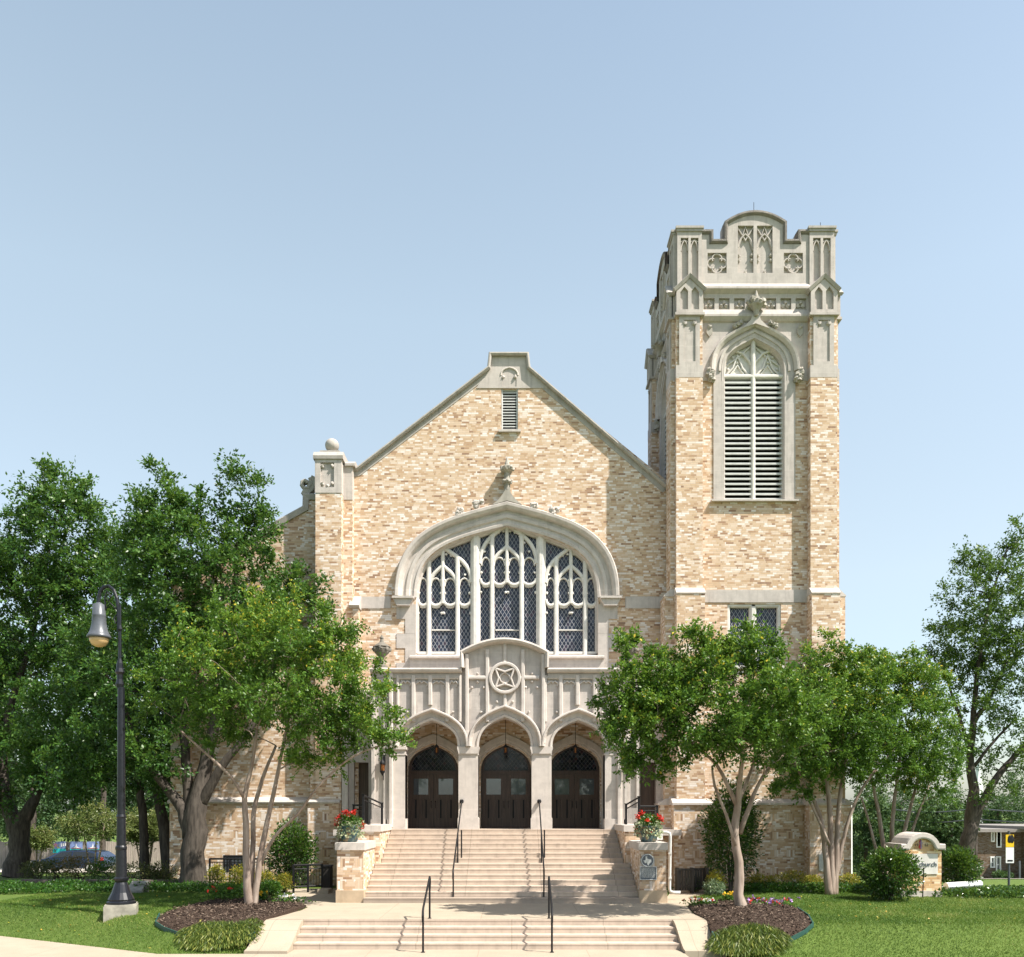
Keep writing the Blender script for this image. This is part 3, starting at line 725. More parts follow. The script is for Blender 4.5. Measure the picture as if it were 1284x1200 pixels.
m = MB(); m.box(xp(468), BX0-.05, YP-.11, YP+.02, zc-.32, zc-.16); m.build('coping_bed', M['wstone'], port); m = MB(); m.box(BX1+.05, xp(799), YP-.11, YP+.02, zc-.32, zc-.16); m.build('coping_bed', M['wstone'], port)
m = MB()                                            # blind tracery
def rib(px, y0, y1, w=.17, yf=YP-.13): m.bar([(xp(px), zp(y0)), (xp(px), zp(y1))], w, yf, YP+.02, .035)
def hrib(y, a, b, w=.15, yf=YP-.128): m.bar([(xp(a), zp(y)), (xp(b), zp(y))], w, yf, YP+.02, .035)
for off in (0, 184.5):
    for px in (499, 518.5, 539.5, 561, 577): rib(px+off, 905 if abs(px-540) > 5 else 884, 847, .17 if px not in (499, 577) else .12)
    for a, b in ((499, 518.5), (518.5, 539.5), (539.5, 561), (561, 577)):
        hrib(850, a+off, b+off, .14, YP-.10); c_ = (a+b)/2+off; m.bar([(xp(a+off+2.4), zp(858)), (xp(c_-2.2), zp(854.2)), (xp(c_), zp(856.5)), (xp(c_+2.2), zp(854.2)), (xp(b+off-2.4), zp(858))], .05, YP-.08, YP+.01)
        for s in (a+3.2, b-3.2): m.lump((xp(s+off), YP-.03, zp(857)), .045, int(s)); m.bar([(xp(s+off+2), zp(853)), (xp(s+off), zp(857)), (xp(s+off-1.5), zp(861))], .06, YP-.05, YP)
rx, rz = xp(633), zp(850.5)
for px in (611, 655.5): rib(px, 905, 815, .16)
for px in (585.5, 681): rib(px, 932, 821, .15, YP-.19)
for px in (490.5, 776): rib(px, 1037, 842, .17, YP-.17)
rib(633, 832, 806, .14, YP-.10); rib(633, 890, 868, .14, YP-.10)
hrib(850, 588, 614); hrib(850, 653, 676)
m.bar([(rx+.575*math.cos(t), rz+.575*math.sin(t)) for t in [2*math.pi*k/28 for k in range(28)]], .13, YP-.17, YP+.02, .03, closed=True)
for k in range(4):                                  # four-petalled star inside the ring
    a = math.pi/4+k*math.pi/2; b = a+math.pi/2
    p0 = (rx+.53*math.cos(a), rz+.53*math.sin(a)); p1 = (rx+.53*math.cos(b), rz+.53*math.sin(b)); mm = (rx+.24*math.cos((a+b)/2), rz+.24*math.sin((a+b)/2))
    m.bar([p0, (p0[0]*.55+mm[0]*.45, p0[1]*.55+mm[1]*.45-.0), mm, (p1[0]*.55+mm[0]*.45, p1[1]*.55+mm[1]*.45), p1], .075, YP-.16, YP+.02)
    m.lump((mm[0], YP-.12, mm[1]), .045, k)
m.bar([(rx+.2*math.cos(t), rz+.2*math.sin(t)) for t in [2*math.pi*k/12 for k in range(12)]], .05, YP-.09, YP+.02, closed=True)
for a, b in ((599, 845), (599, 855), (667, 845), (667, 855), (592, 862), (607, 862), (659, 862), (674, 862), (623, 880), (643, 880), (603, 893), (663, 893), (511, 893), (568, 893), (698, 893), (755, 893)): m.lump((xp(a), YP-.05, zp(b)), .05, a)
m.build('blind_tracery', M['trim'], port)
for s in (-1, 1):                                   # end piers
    x0, x1 = (xp(466), xp(484.6)) if s < 0 else (xp(782.8), xp(801))
    m = MB(); zt2 = zp(842); cx = (x0+x1)/2
    m.prism([[(x0, FL-.6), (x0, zt2), (x1, zt2), (x1, FL-.6)], [(cx-.17, FL+.85), (cx+.19, FL+.85), (cx+.19, zp(868)), (cx-.17, zp(868))]], YP-.06, YP+.1)
    m.box(x0, x1, YP+.06, YP+1.1, FL-.6, zt2); m.box(x0-.03, x1+.03, YP-.10, YP+1.12, FL-.6, FL+.4); m.box(x0-.02, x1+.02, YP-.12, YP+1.12, zt2, zt2+.14)
    m.bar([(cx+.15*math.cos(t), zp(857)+.15*math.sin(t)) for t in [2*math.pi*k/10 for k in range(10)]], .06, YP-.11, YP, closed=True)
    m.build('end_pier', M['trim'], port)
# side bays of the porch: stone walls with a deep set door
for s in (-1, 1):
    x0, x1 = (X(428, 34.9), X(466, 34.9)) if s < 0 else (X(800, 34.9), X(845, 34.9))
    m = MB(); a = x0+.42*(x1-x0) if s < 0 else x0+.08; b = x1-.12 if s < 0 else x0+.5*(x1-x0)
    m.prism([[(x0, 0), (x0, zp(868)), (x1, zp(868)), (x1, 0)], [(a, FL), (a, FL+2.75), (b, FL+2.75), (b, FL)]], 34.85, YN-.02)
    xb = x0+.2 if s < 0 else x1-.42
    m.box(xb-.12, xb+.12, 34.62, 34.86, 0, FL+3.0); m.prism([[(xb-.12, FL+3.0), (xb, FL+3.3), (xb+.12, FL+3.0)]], 34.62, 34.86)
    m.prismx([[(34.7, zp(868)), (34.7, zp(864)), (34.95, zp(858)), (YN, zp(858)), (YN, zp(868))]], x0, x1)
    bay = m.build('side_bay', M['stone'], church)
    m = MB(); m.box(a, b, 35.2, 35.26, FL, FL+2.75); m.build('side_door', M['door'], bay)
    m = MB(); m.box(min(x0, x1), max(x0, x1), 33.3, 34.85, FL-.25, FL-.02); m.build('side_landing', M['trim'], bay)
# doors
for i, c in enumerate(DOORC):
    m = MB(); yd = YN+.18
    L = door_loop(c, DW-.02)
    m.prism([L, [(c-DW+.12, FL+2.45)]+arch(c, DZS+.05, DW-.13, DH-.13, .62, .5, .42, 9)+[(c+DW-.12, FL+2.45)]], yd, yd+.2)
    m.box(c-DW+.02, c+DW-.02, yd-.05, yd, FL+2.30, FL+2.42)
    d = m.build('entrance_door', M['door'], church)
    q = MB(); q.prism([[(c-DW+.1, FL+2.44)]+arch(c, DZS+.05, DW-.12, DH-.12, .62, .5, .42, 9)+[(c+DW-.1, FL+2.44)]], yd+.08, yd+.1); q.build('transom_window', M['leaded_dark'], d)
    for s in (-1, 1):
        x0, x1 = (c-DW+.03, c-.012) if s < 0 else (c+.012, c+DW-.03); q = MB(); xm = (x0+x1)/2
        q.prism([[(x0, FL+.02), (x0, FL+2.29), (x1, FL+2.29), (x1, FL+.02)], [(xm-.31, FL+1.42), (xm+.31, FL+1.42), (xm+.31, FL+2.10), (xm-.31, FL+2.10)]]+
                [[(xm+k*.22-.16, FL+.42), (xm+k*.22+.16, FL+.42)]+[(xm+k*.22+.16*math.cos(t), FL+1.18+.07*math.sin(t)) for t in [0, .6, 1.57, 2.5, 3.14]] for k in (-1, 1)], yd-.045, yd-.005)
        lf = q.build('door_leaf', M['door'], d)
        q = MB(); q.box(xm-.33, xm+.33, yd-.022, yd-.003, FL+1.40, FL+2.12); q.build('door_pane', M['pane'], d)
        q = MB()
        for k in (-1, 1): q.box(xm+k*.22-.03, xm+k*.22+.03, yd-.035, yd, FL+.42, FL+1.2)
        q.tube([(c+s*.09, yd-.05, FL+.85), (c+s*.09, yd-.11, FL+.9), (c+s*.09, yd-.11, FL+1.1), (c+s*.09, yd-.05, FL+1.15)], .012, 6); q.build('door_handle', M['iron'], d)
    q = MB(); p = [(c-DW-.02, FL)]+arch(c, DZS, DW+.02, DH+.02, .62, .5, .42, 12)+[(c+DW+.02, FL)]
    q.sweep(p, [(-.02, YN+.2), (-.03, YN+.05), (.08, YN-.03), (.12, YN-.03), (.18, YN-.07), (.40, YN-.07), (.40, YN+.03)]); q.build('door_surround', M['trim'], d)

# --- tower
TX, TW, HD = 9.95, 3.18, 2.75
TYC = YT+HD; SH = TW-.07-HD
def zt_(py): return Z(py, YT)
def zb_(py): return Z(py, 34.05)
TO = (TX, TYC, 0); Y0 = TYC-HD                      # Y0 = plane of the front wall
ztop_w = zt_(312)
def un(px): return X(px, YT)
U = lambda u: TX+u
bz0, bz1, bzs = zt_(627), zt_(424), zt_(464)
BW = 1.24
bloop = [(U(-BW), bz0)]+arch(U(0), bzs, BW, bz1-bzs, .62, .5, .55, 10)+[(U(BW), bz0)]
m = MB()
wz0_, wz1_, WW = zt_(835), zt_(757.5), 1.10
for k in range(4):
    f = MB(); holes = [bloop]+([[(U(-WW), wz0_), (U(-WW), wz1_), (U(WW), wz1_), (U(WW), wz0_)]] if k == 0 else [])
    f.prism([[(U(-TW), 0), (U(-TW), ztop_w), (U(TW), ztop_w), (U(TW), 0)]]+holes, Y0, Y0+.55)
    a = k*math.pi/2; c, s_ = math.cos(a), math.sin(a); e = .003*(k % 2)
    q_ = HD/TW if k % 2 else 1; o_ = SH if k % 2 else 0
    m.add([(TX+c*(x-TX)*q_-s_*(y-TYC-o_), TYC+s_*(x-TX)*q_+c*(y-TYC-o_), z-e) for x, y, z in f.v], f.f)
tower = m.build('tower', M['brick'], church)
def around(mb, name, mat, ks=(0, 1, 2, 3), smooth=False):
    o = mb.build(name, mat, tower, origin=TO, smooth=smooth)
    for k in ks:
        if k == 0: continue
        c = o.copy(); COL.objects.link(c); c.parent = tower; c.rotation_euler = (0, 0, -k*math.pi/2)
        if k % 2: c.scale = (HD/TW, 1, 1); c.location = o.location+Vector((-SH if k == 1 else SH, 0, 0))
    return o
m = MB(); m.box(TX-TW+.3, TX+TW-.3, TYC-HD+.3, TYC+HD-.3, ztop_w-1.5, ztop_w-1.2); m.build('tower_roof', M['roof'], tower)
B0, B1 = -3.27, -2.19
for s in (-1, 1):                                   # buttresses, each with offsets
    a, b = (U(B0), U(B1)) if s < 0 else (U(-B1), U(-B0)); yb = Y0-.35
    m = MB(); m.box(a, b, yb, Y0+.02, zb_(746), zb_(473)); m.box(a+.0, b-.0, yb+.06, Y0+.02, zb_(473), zb_(396))
    m.box(a-.03, b+.03, yb-.24, Y0+.02, 0, zb_(746)); around(m, 'buttress', M['brick'])
    m = MB(); m.prismx([[(yb-.27, zb_(746)), (yb-.27, zb_(744.5)), (yb, zb_(737)), (Y0, zb_(737)), (Y0, zb_(746))]], a-.05, b+.05); around(m, 'weathering', M['trim'])
    cx = (a+b)/2+.0; m = MB(); hw = (b-a)/2
    m.prism([[(a+.12, zb_(473)), (b-.12, zb_(473)), (b-.12, zb_(394)), (a+.12, zb_(394))], [(cx-.24, zb_(453)), (cx-.24, zb_(401)), (cx+.24, zb_(401)), (cx+.24, zb_(453))]], yb, yb+.13)
    m.box(a-.01, b+.01, yb-.006, Y0, zb_(473), zb_(458)); m.box(cx-.3, cx+.3, yb+.05, yb+.12, zb_(456), zb_(398))
    for px in (-.2, .2): m.lump((cx+px, yb+.04, zb_(405)), .10, 3)
    around(m, 'panel', M['stone'])
    g = MB(); z0, z1, z2 = zb_(393), zb_(364), zb_(348)
    g.prism([[(a, z0), (a, z1), (cx, z2), (b, z1), (b, z0)], [(cx-.38, z0+.14), (cx-.38, z1-.1), (cx-.22, z1+.12), (cx-.07, z1-.05), (cx-.07, z0+.14)], [(cx+.07, z0+.14), (cx+.07, z1-.05), (cx+.22, z1+.12), (cx+.38, z1-.1), (cx+.38, z0+.14)]], yb-.05, yb+.1)
    g.box(a, b, yb+.06, Y0, z0, z1); g.prism([[(a, z1), (cx, z2), (b, z1)]], yb+.06, Y0)
    g.box(a-.06, b+.06, yb-.10, Y0, z0-.10, z0); around(g, 'gablet', M['stone'])
    g = MB(); g.sweep([(a-.10, z1-.02), (cx, z2+.05), (b+.10, z1-.02)], [(-.08, yb-.09), (.03, yb-.16), (.06, yb-.1), (.06, Y0), (-.08, Y0)]); around(g, 'gablet_coping', M['wstone'])
    # corner pier of the parapet
    p0, p1 = (U(-3.2), U(-2.2)) if s < 0 else (U(2.2), U(3.2)); c2 = (p0+p1)/2; zt0, zt1 = zt_(366), zt_(292)
    g = MB(); g.prism([[(p0, zt0), (p0, zt1), (p1, zt1), (p1, zt0)], [(c2-.36, zt0+.3), (c2-.36, zt1-.35), (c2-.05, zt1-.35), (c2-.05, zt0+.3)], [(c2+.05, zt0+.3), (c2+.05, zt1-.35), (c2+.36, zt1-.35), (c2+.36, zt0+.3)]], Y0-.22, Y0-.06)
    g.box(p0, p1, Y0-.09, Y0+.5, zt0, zt1)
    for cc in (c2-.2, c2+.2): g.bar(arch(cc, zt1-.85, .15, .42, .5, .5, .9, 5), .05, Y0-.19, Y0-.08); g.bar([(cc-.17, zt1-.5), (cc, zt1-.4), (cc+.17, zt1-.5)], .04, Y0-.18, Y0-.08)
    around(g, 'parapet_pier', M['stone'])
    g = MB(); g.box(p0-.07, p1+.07, Y0-.31, Y0+.55, zt1, zt1+.09); g.box(p0-.03, p1+.03, Y0-.27, Y0+.53, zt1-.1, zt1); around(g, 'pier_coping', M['wstone'])
# parapet between the piers
za, zn1, zn2, zn3 = zt_(364), zt_(306), zt_(294), zt_(283); zcr = zt_(270)
hb = un(987)-TX-.03
def arc(w_, z0, z1, n=10): return [(U(-w_+2*w_*i/n), z0+(z1-z0)*(1-(2*i/n-1)**2)) for i in range(n+1)]
par = [(U(-2.25), za), (U(-2.25), zn2), (U(-1.78), zn2), (U(-1.78), zn1), (U(-1.22), zn1), (U(-1.22), zn3)]+arc(1.22, zn3, zcr)[1:-1]+[(U(1.22), zn3), (U(1.22), zn1), (U(1.78), zn1), (U(1.78), zn2), (U(2.25), zn2), (U(2.25), za)]
q0, q1 = zt_(345.5), zt_(320); c0, c1 = zt_(345), zt_(286)
def rect(a, b, z0, z1): return [(U(a), z0), (U(a), z1), (U(b), z1), (U(b), z0)]
m = MB(); m.prism([par, rect(-1.95, -1.17, q0, q1), rect(1.17, 1.95, q0, q1), rect(-.71, -.07, c0, c1), rect(.07, .71, c0, c1)], Y0-.15, Y0)
m.prism([par], Y0-.02, Y0+.4); around(m, 'parapet', M['stone'])
m = MB()
for s in (-1, 1):
    cx, cz = U(s*1.56), (q0+q1)/2
    for a in range(4):
        t0 = a*math.pi/2; ox, oz = cx+.19*math.cos(t0), cz+.19*math.sin(t0)
        m.bar([(ox+.2*math.cos(t0+t), oz+.2*math.sin(t0+t)) for t in [R(d) for d in range(-115, 116, 23)]], .055, Y0-.13, Y0)
    around(m, 'quatrefoil', M['stone']); m = MB()
    cc = U(s*.39); z = c1-.62
    m.bar(arch(cc, z-.25, .30, .55, .5, .5, .8, 6), .06, Y0-.12, Y0); m.bar([(cc-.32, c1-.05), (cc, z+.05), (cc+.32, c1-.05)], .05, Y0-.11, Y0); m.bar([(cc-.32, z-.35), (cc, z+.6), (cc+.32, z-.35)], .045, Y0-.11, Y0)
    for a, b in ((-.26, z-.55), (.26, z-.55), (-.26, c0+.55), (.26, c0+.55), (0, c0+.06)): m.lump((cc+a, Y0-.08, b), .06, 5)
    around(m, 'parapet_tracery', M['stone']); m = MB(); m.sweep(par[1:-1], [(-.10, Y0-.17), (-.03, Y0-.25), (.05, Y0-.24), (.07, Y0+.1), (.07, Y0+.45), (-.10, Y0+.45)]); around(m, 'parapet_coping', M['wstone'])
# cornices and frieze
m = MB()
for zz, d in ((zt_(364), .30), (zt_(397), .22)):
    m.prismx([[(Y0, zz-.28), (Y0-.10, zz-.24), (Y0-d, zz-.10), (Y0-d, zz-.02), (Y0-.12, zz+.22), (Y0, zz+.24)]], U(-2.2), U(2.2))
around(m, 'cornice', M['stone'])
m = MB(); f0, f1 = zt_(391.5), zt_(376); hs = [rect(a, a+.44, f0, f1) for a in (-2.1, -1.48, -.86, .42, 1.04, 1.66)]
m.prism([rect(-2.2, 2.2, zt_(396), zt_(368))]+hs, Y0-.12, Y0+.02); m.box(U(-2.19), U(2.19), Y0-.012, Y0+.03, zt_(395), zt_(369))
for a in (-2.1, -1.48, -.86, .42, 1.04, 1.66):
    for dx in (-.1, .1): m.lump((U(a+.22+dx), Y0-.03, (f0+f1)/2-.02), .09, int(a*9))
    m.lump((U(a+.22), Y0-.04, (f0+f1)/2+.10), .08, 2)
around(m, 'frieze', M['stone'])
# belfry opening
zs2 = zt_(478)
m = MB(); m.prism([[(U(-2.2), zs2), (U(-2.2), zt_(399)), (U(2.2), zt_(399)), (U(2.2), zs2)], [(U(-BW), zs2-.001)]+bloop[1:-1]+[(U(BW), zs2-.001)]], Y0-.03, Y0+.03) if False else None
o3 = [(U(-2.2), zs2), (U(-2.2), zt_(399)), (U(2.2), zt_(399)), (U(2.2), zs2), (U(BW), zs2)]+list(reversed(bloop[1:-1]))+[(U(-BW), zs2)]
m.prism([o3], Y0-.03, Y0+.03); m.box(U(-1.68), U(-BW), Y0-.04, Y0+.03, bz0, zs2); m.box(U(BW), U(1.68), Y0-.04, Y0+.03, bz0, zs2); around(m, 'belfry_surround', M['stone'])
m = MB(); m.sweep([(U(-BW), bz0)]+bloop[1:-1]+[(U(BW), bz0)], [(.10, Y0-.045), (0, Y0), (-.04, Y0+.1), (-.09, Y0+.18), (-.09, Y0+.35), (.06, Y0+.35)]); around(m, 'belfry_reveal', M['stone'])
m = MB(); m.sweep(arch(U(.0), zt_(466), 1.70, zt_(408)-zt_(466), .66, .52, .55, 14), [(-.10, Y0), (-.08, Y0-.10), (.02, Y0-.2), (.10, Y0-.22), (.14, Y0-.14), (.14, Y0)])
m.sweep(arch(U(.0), zt_(466), 1.42, zt_(416)-zt_(466), .66, .52, .55, 12), [(-.05, Y0), (-.04, Y0-.07), (.05, Y0-.09), (.06, Y0)])
z = zt_(408); m.prism([[(U(-.55), z-.25), (U(-.2), z+.1), (U(-.07), z+.55), (U(.07), z+.55), (U(.2), z+.1), (U(.55), z-.25), (U(0), z-.05)]], Y0-.24, Y0); around(m, 'hood_mould', M['trim'])
m = MB(); z = zt_(389)
m.lathe([(.08, -.4), (.12, -.2), (.3, 0), (.24, .18), (.1, .26), (.08, .4), (.02, .62)], (U(0), Y0-.3, z), 10)
for k in range(8): m.lump((U(.28*math.cos(k*.8)), Y0-.3+.24*math.sin(k*.8), z+.05+.06*(k % 3)), .13, k)
around(m, 'finial', M['orn'])
for s in (-1, 1):
    m = MB()
    for a, b, r in ((1.83, 472, .17), (1.75, 477, .15), (1.88, 466, .12)): m.lump((U(s*a), Y0-.14, zt_(b)), r, int(b), rough=.4)
    around(m, 'label_stop', M['orn']); m = MB()
    for a, b in ((.72, 410), (.84, 412), (.6, 408)): m.lump((U(s*a), Y0-.18, zt_(b)), .10, int(b*9))
    around(m, 'crocket', M['orn']); m = MB()
    m.prism([[(U(s*1.86+.12), zt_(413)), (U(s*1.86+.12), zt_(419)), (U(s*1.86), zt_(424)), (U(s*1.86-.12), zt_(419)), (U(s*1.86-.12), zt_(413))]], Y0-.11, Y0)
    m.lump((U(s*1.86), Y0-.08, zt_(412)), .10, 9); around(m, 'carved_shield', M['orn'])
m = MB(); yl = Y0+.14
m.bar([(U(0), bz0), (U(0), bz1)], .17, yl-.06, yl+.3); m.bar([(U(-BW), zt_(470)), (U(BW), zt_(470))], .16, yl-.06, yl+.3)
m.bar([(U(-BW+.02), bz0), (U(-BW+.02), bzs)], .12, yl, yl+.3); m.bar([(U(BW-.02), bz0), (U(BW-.02), bzs)], .12, yl, yl+.3)
m.prism([[(U(-BW), zt_(469))]+bloop[1:-1]+[(U(BW), zt_(469))]], yl+.16, yl+.3)
for s in (-1, 1):
    m.bar([(U(s*1.2), zt_(470)), (U(s*1.1), zt_(455)), (U(s*.62), zt_(445)), (U(s*.0), zt_(428))][::-1], .0601, yl+.08, yl+.2)
    m.bar([(U(0), zt_(458)), (U(s*.12), zt_(450)), (U(s*.4), zt_(440)), (U(s*.8), zt_(436))], .09, yl+.04, yl+.2)
    cx = U(s*.62)
    m.bar([(cx-.5, zt_(468)), (cx-.2, zt_(458)), (cx, zt_(442)), (cx+.2, zt_(458)), (cx+.5, zt_(468))], .07, yl+.06, yl+.2)
    m.bar([(cx-.36, zt_(469)), (cx-.18, zt_(462)), (cx, zt_(454)), (cx+.18, zt_(462)), (cx+.36, zt_(469))], .06, yl+.09, yl+.2)
    for k in range(5): m.lump((U(s*(.25+k*.19)), yl+.12, zt_(465-((k*7) % 22))), .05, k)
around(m, 'belfry_frame', M['tracery'])
m = MB(); N = 24
for i in range(N):
    z = bz0+.05+i*(zt_(474)-bz0)/N; m.prismx([[(yl-.02, z+.075), (yl-.02, z-.0), (yl+.02, z-.005), (yl+.30, z+.10), (yl+.28, z+.15)]], U(-BW), U(BW))
around(m, 'belfry_louvre', M['louvre'])
m = MB(); m.box(U(-BW), U(BW), yl+.38, yl+.42, bz0, bz1); around(m, 'belfry_backing', M['dark'])
m = MB(); m.prismx([[(Y0-.17, bz0-.09), (Y0-.17, bz0-.03), (Y0+.2, bz0+.04), (Y0+.2, bz0-.09)]], U(-1.78), U(1.78)); around(m, 'belfry_sill', M['trim'])
m = MB(); m.box(U(-2.2), U(2.2), Y0-.035, Y0+.02, zt_(755.5), zt_(740)); around(m, 'string_course', M['stone'])
# two-light window of the tower
m = MB(); m.bar([(U(-WW+.04), wz0_), (U(-WW+.04), wz1_-.04), (U(WW-.04), wz1_-.04), (U(WW-.04), wz0_)], .16, Y0+.04, Y0+.3); m.bar([(U(-.02), wz0_), (U(-.02), wz1_)], .30, Y0+.04, Y0+.3); m.box(U(-WW-.1), U(WW+.1), Y0-.1, Y0+.3, wz0_-.12, wz0_)
tw = m.build('tower_window', M['tracery'], tower)
m = MB(); m.box(U(-WW), U(WW), Y0+.24, Y0+.27, wz0_, wz1_); m.build('window_glass', M['leaded'], tower)
# lower base of the tower
zw = Z(1005, 33.8)
m = MB(); m.box(U(-TW-.02), U(TW+.02), Y0-.16, Y0+.1, 0, zw-.06)
for s in (-1, 1):
    a, b = (U(B0), U(B1)) if s < 0 else (U(-B1), U(-B0)); m.box(a-.18, b+.1, Y0-.78, Y0, 0, zw-.06)
around(m, 'plinth_wall', M['brick_base'])
m = MB(); m.prismx([[(Y0-.25, zw-.14), (Y0-.25, zw-.06), (Y0+.02, zw+.12), (Y0+.02, zw-.14)]], U(B1+.1), U(-B1-.1))
for s in (-1, 1):
    a, b = (U(B0), U(B1)) if s < 0 else (U(-B1), U(-B0)); m.prismx([[(Y0-.87, zw-.14), (Y0-.87, zw-.06), (Y0-.55, zw+.12), (Y0, zw+.12), (Y0, zw-.14)]], a-.25, b+.17)
around(m, 'water_table', M['trim'])
m = MB(); m.box(U(-B1)+.18, U(-B0)-.2, Y0-.81, Y0-.7, Z(1093, 33.2), Z(1072, 33.2)); m.build('cornerstone', M['lead_hi'], tower)
m = MB()
for px in (943.5,): m.tube([(U(-.03), Y0-.05, zcr+.05), (U(-.03), Y0-.05, zcr+.5)], .012, 5)
m.tube([(U(2.7), Y0-.05, zt_(292)), (U(2.7), Y0-.05, zt_(280))], .012, 5); m.build('lightning_rod', M['iron'], tower)
# ============================================================ furniture
def rail_upper(x, label, up=0):
    t = thing('handrail', label, 'handrail', (x, 29, 0), 'black handrails on the church steps')
    top = (x, 33.12, FL+1.10); mid = (x, 30.75, 1.18+1.08); low = (x, 28.45, 1.16)
    m = MB(); m.tube([top, mid], .026, 8); m.lump(top, .085, 3, rough=.2); m.tube([(x, YP, FL+1.05), top], .025, 6); m.build('rail', M['iron'], t)
    m = MB(); m.tube([mid, low, (x, 28.30, 1.10), (x, 28.22, 1.0), (x, 28.22, .82), (x, 28.29, .74), (x, 28.36, .80)], .027, 8); m.build('rail', M['iron'], t)
    for px, y, z0, z1 in ((x, 30.72, 1.15, 2.27), (x+.12, 31.0, 1.15, 2.38), (x, 28.36, .0, 1.14)):
        m = MB(); m.tube([(px, y, z0), (px, y, z1)], .027, 8); m.lathe([(.05, 0), (.05, .02), (.03, .03)], (px, y, z0), 10); m.build('post', M['iron'], t)
rail_upper(-1.99, 'long black handrail left of the middle door, running down the entrance stairs')
rail_upper(1.08, 'long black handrail right of the middle door, running down the entrance stairs')
def rail_lower(x, label):
    t = thing('handrail', label, 'handrail', (x, 23, 0), 'black handrails on the church steps')
    m = MB(); a = (x, 24.0, 1.20); b = (x, 22.3, .52)
    m.tube([(x, 24.02, .85), (x, 24.1, 1.0), (x, 24.1, 1.12), a, b, (x, 22.18, .44), (x, 22.12, .32), (x, 22.14, .16), (x, 22.24, .10)], .03, 8); m.build('rail', M['iron'], t)
    for y, z0, z1 in ((24.0, 0, 1.19), (22.22, -.67, .48)):
        m = MB(); m.tube([(x, y, z0), (x, y, z1)], .028, 8); m.lathe([(.055, 0), (.055, .02), (.03, .03)], (x, y, z0), 10); m.build('post', M['iron'], t)
rail_lower(-2.36, 'short black handrail with curled end, left one on the lower pink steps')
rail_lower(1.06, 'short black handrail with curled end, right one on the lower pink steps')

def guard(s, label):
    t = thing('guard_railing', label, 'railing', (SC+s*4.8, 31, 2.5))
    if s < 0: A, B, C_ = (X(455.5, 30.9), 30.9, 3.66), (X(479, 32.6), 32.6, 3.36), (X(443.5, 31.2), 31.2, 3.29)
    else: A, B, C_ = (X(801, 30.9), 30.9, 3.58), (X(785, 32.2), 32.2, 3.32), (X(824, 31.2), 31.2, 3.25)
    z0 = 2.56 if s < 0 else 2.56
    for n, (p, q) in enumerate(((A, B), (A, C_))):
        m = MB(); d = Vector(q)-Vector(p)
        pp, qq = Vector(p), Vector(q)
        if n: pp.z = q[2]
        for dz, r in ((0, .035), (-.16, .022), (-1.0 if n == 0 else -.66, .022)):
            m.tube([pp+Vector((0, 0, dz)), qq+Vector((0, 0, dz))], r, 6)
        k = int((qq-pp).length/.11)
        for i in range(1, k):
            c = pp.lerp(qq, i/k); m.tube([(c.x, c.y, z0+.05), (c.x, c.y, c.z-.16)], .010, 4)
        m.build('panel', M['iron'], t)
    for p in (A, B, C_):
        m = MB(); m.box(p[0]-.04, p[0]+.04, p[1]-.04, p[1]+.04, z0-.3 if p is C_ else z0, p[2]+.02); m.box(p[0]-.055, p[0]+.055, p[1]-.055, p[1]+.055, p[2]+.02, p[2]+.05); m.build('post', M['iron'], t)
guard(-1, 'black metal guard railing at the left edge of the porch, behind a flower pot')
guard(1, 'black metal guard railing at the right edge of the porch, behind a flower pot')

# lanterns
def lantern(name, label, p, hang, group):
    t = thing(name, label, 'lantern', p, group); x, y, z = p; s = .72 if hang else .9
    q = lambda pr: [(r*s, h*s) for r, h in pr]
    m = MB(); m.lathe(q([(.02, .34), (.11, .22), (.12, .19), (.12, .13)]), p, 8); m.lathe(q([(.11, -.16), (.10, -.22), (.03, -.34), (.01, -.38)]), p, 8)
    for k in range(6): a = k*math.pi/3; m.tube([(x+.10*s*math.cos(a), y+.10*s*math.sin(a), z-.21*s), (x+.10*s*math.cos(a), y+.10*s*math.sin(a), z+.18*s)], .014, 4)
    m.build('lantern_frame', M['iron'], t)
    m = MB(); m.lathe(q([(.08, -.17), (.085, 0), (.08, .14)]), p, 8); m.build('glass', M['amber'], t)
    m = MB()
    if hang: m.tube([(x, y, z+.33*s), (x, y, hang)], .012, 5)
    else: m.tube([(x, y, z+.33*s), (x, y+.05, z+.45), (x, y+.2, z+.46), (x, y+.27, z+.3), (x, y+.27, z-.5)], .02, 5); m.box(x-.08, x+.08, y+.22, y+.30, z+.1, z+.5)
    m.build('chain' if hang else 'bracket', M['iron'], t)
for px, lab in ((547.5, 'amber lantern hanging in the left arch of the church porch'), (634, 'amber lantern hanging in the middle arch of the church porch'), (721.5, 'amber lantern hanging in the right arch of the church porch')):
    p = P3(px, 940.5, 34.3); lantern('hanging_lantern', lab, tuple(p), zp(868)-.02, 'lanterns hanging in the porch arches')
for px, lab in ((479.5, 'red and amber wall lantern on the left end pier of the porch'), (786.5, 'amber wall lantern on the right end pier of the porch, half behind leaves')):
    p = P3(px, 962, YP-.36); lantern('wall_lantern', lab, tuple(p), None, 'wall lanterns on the porch piers')
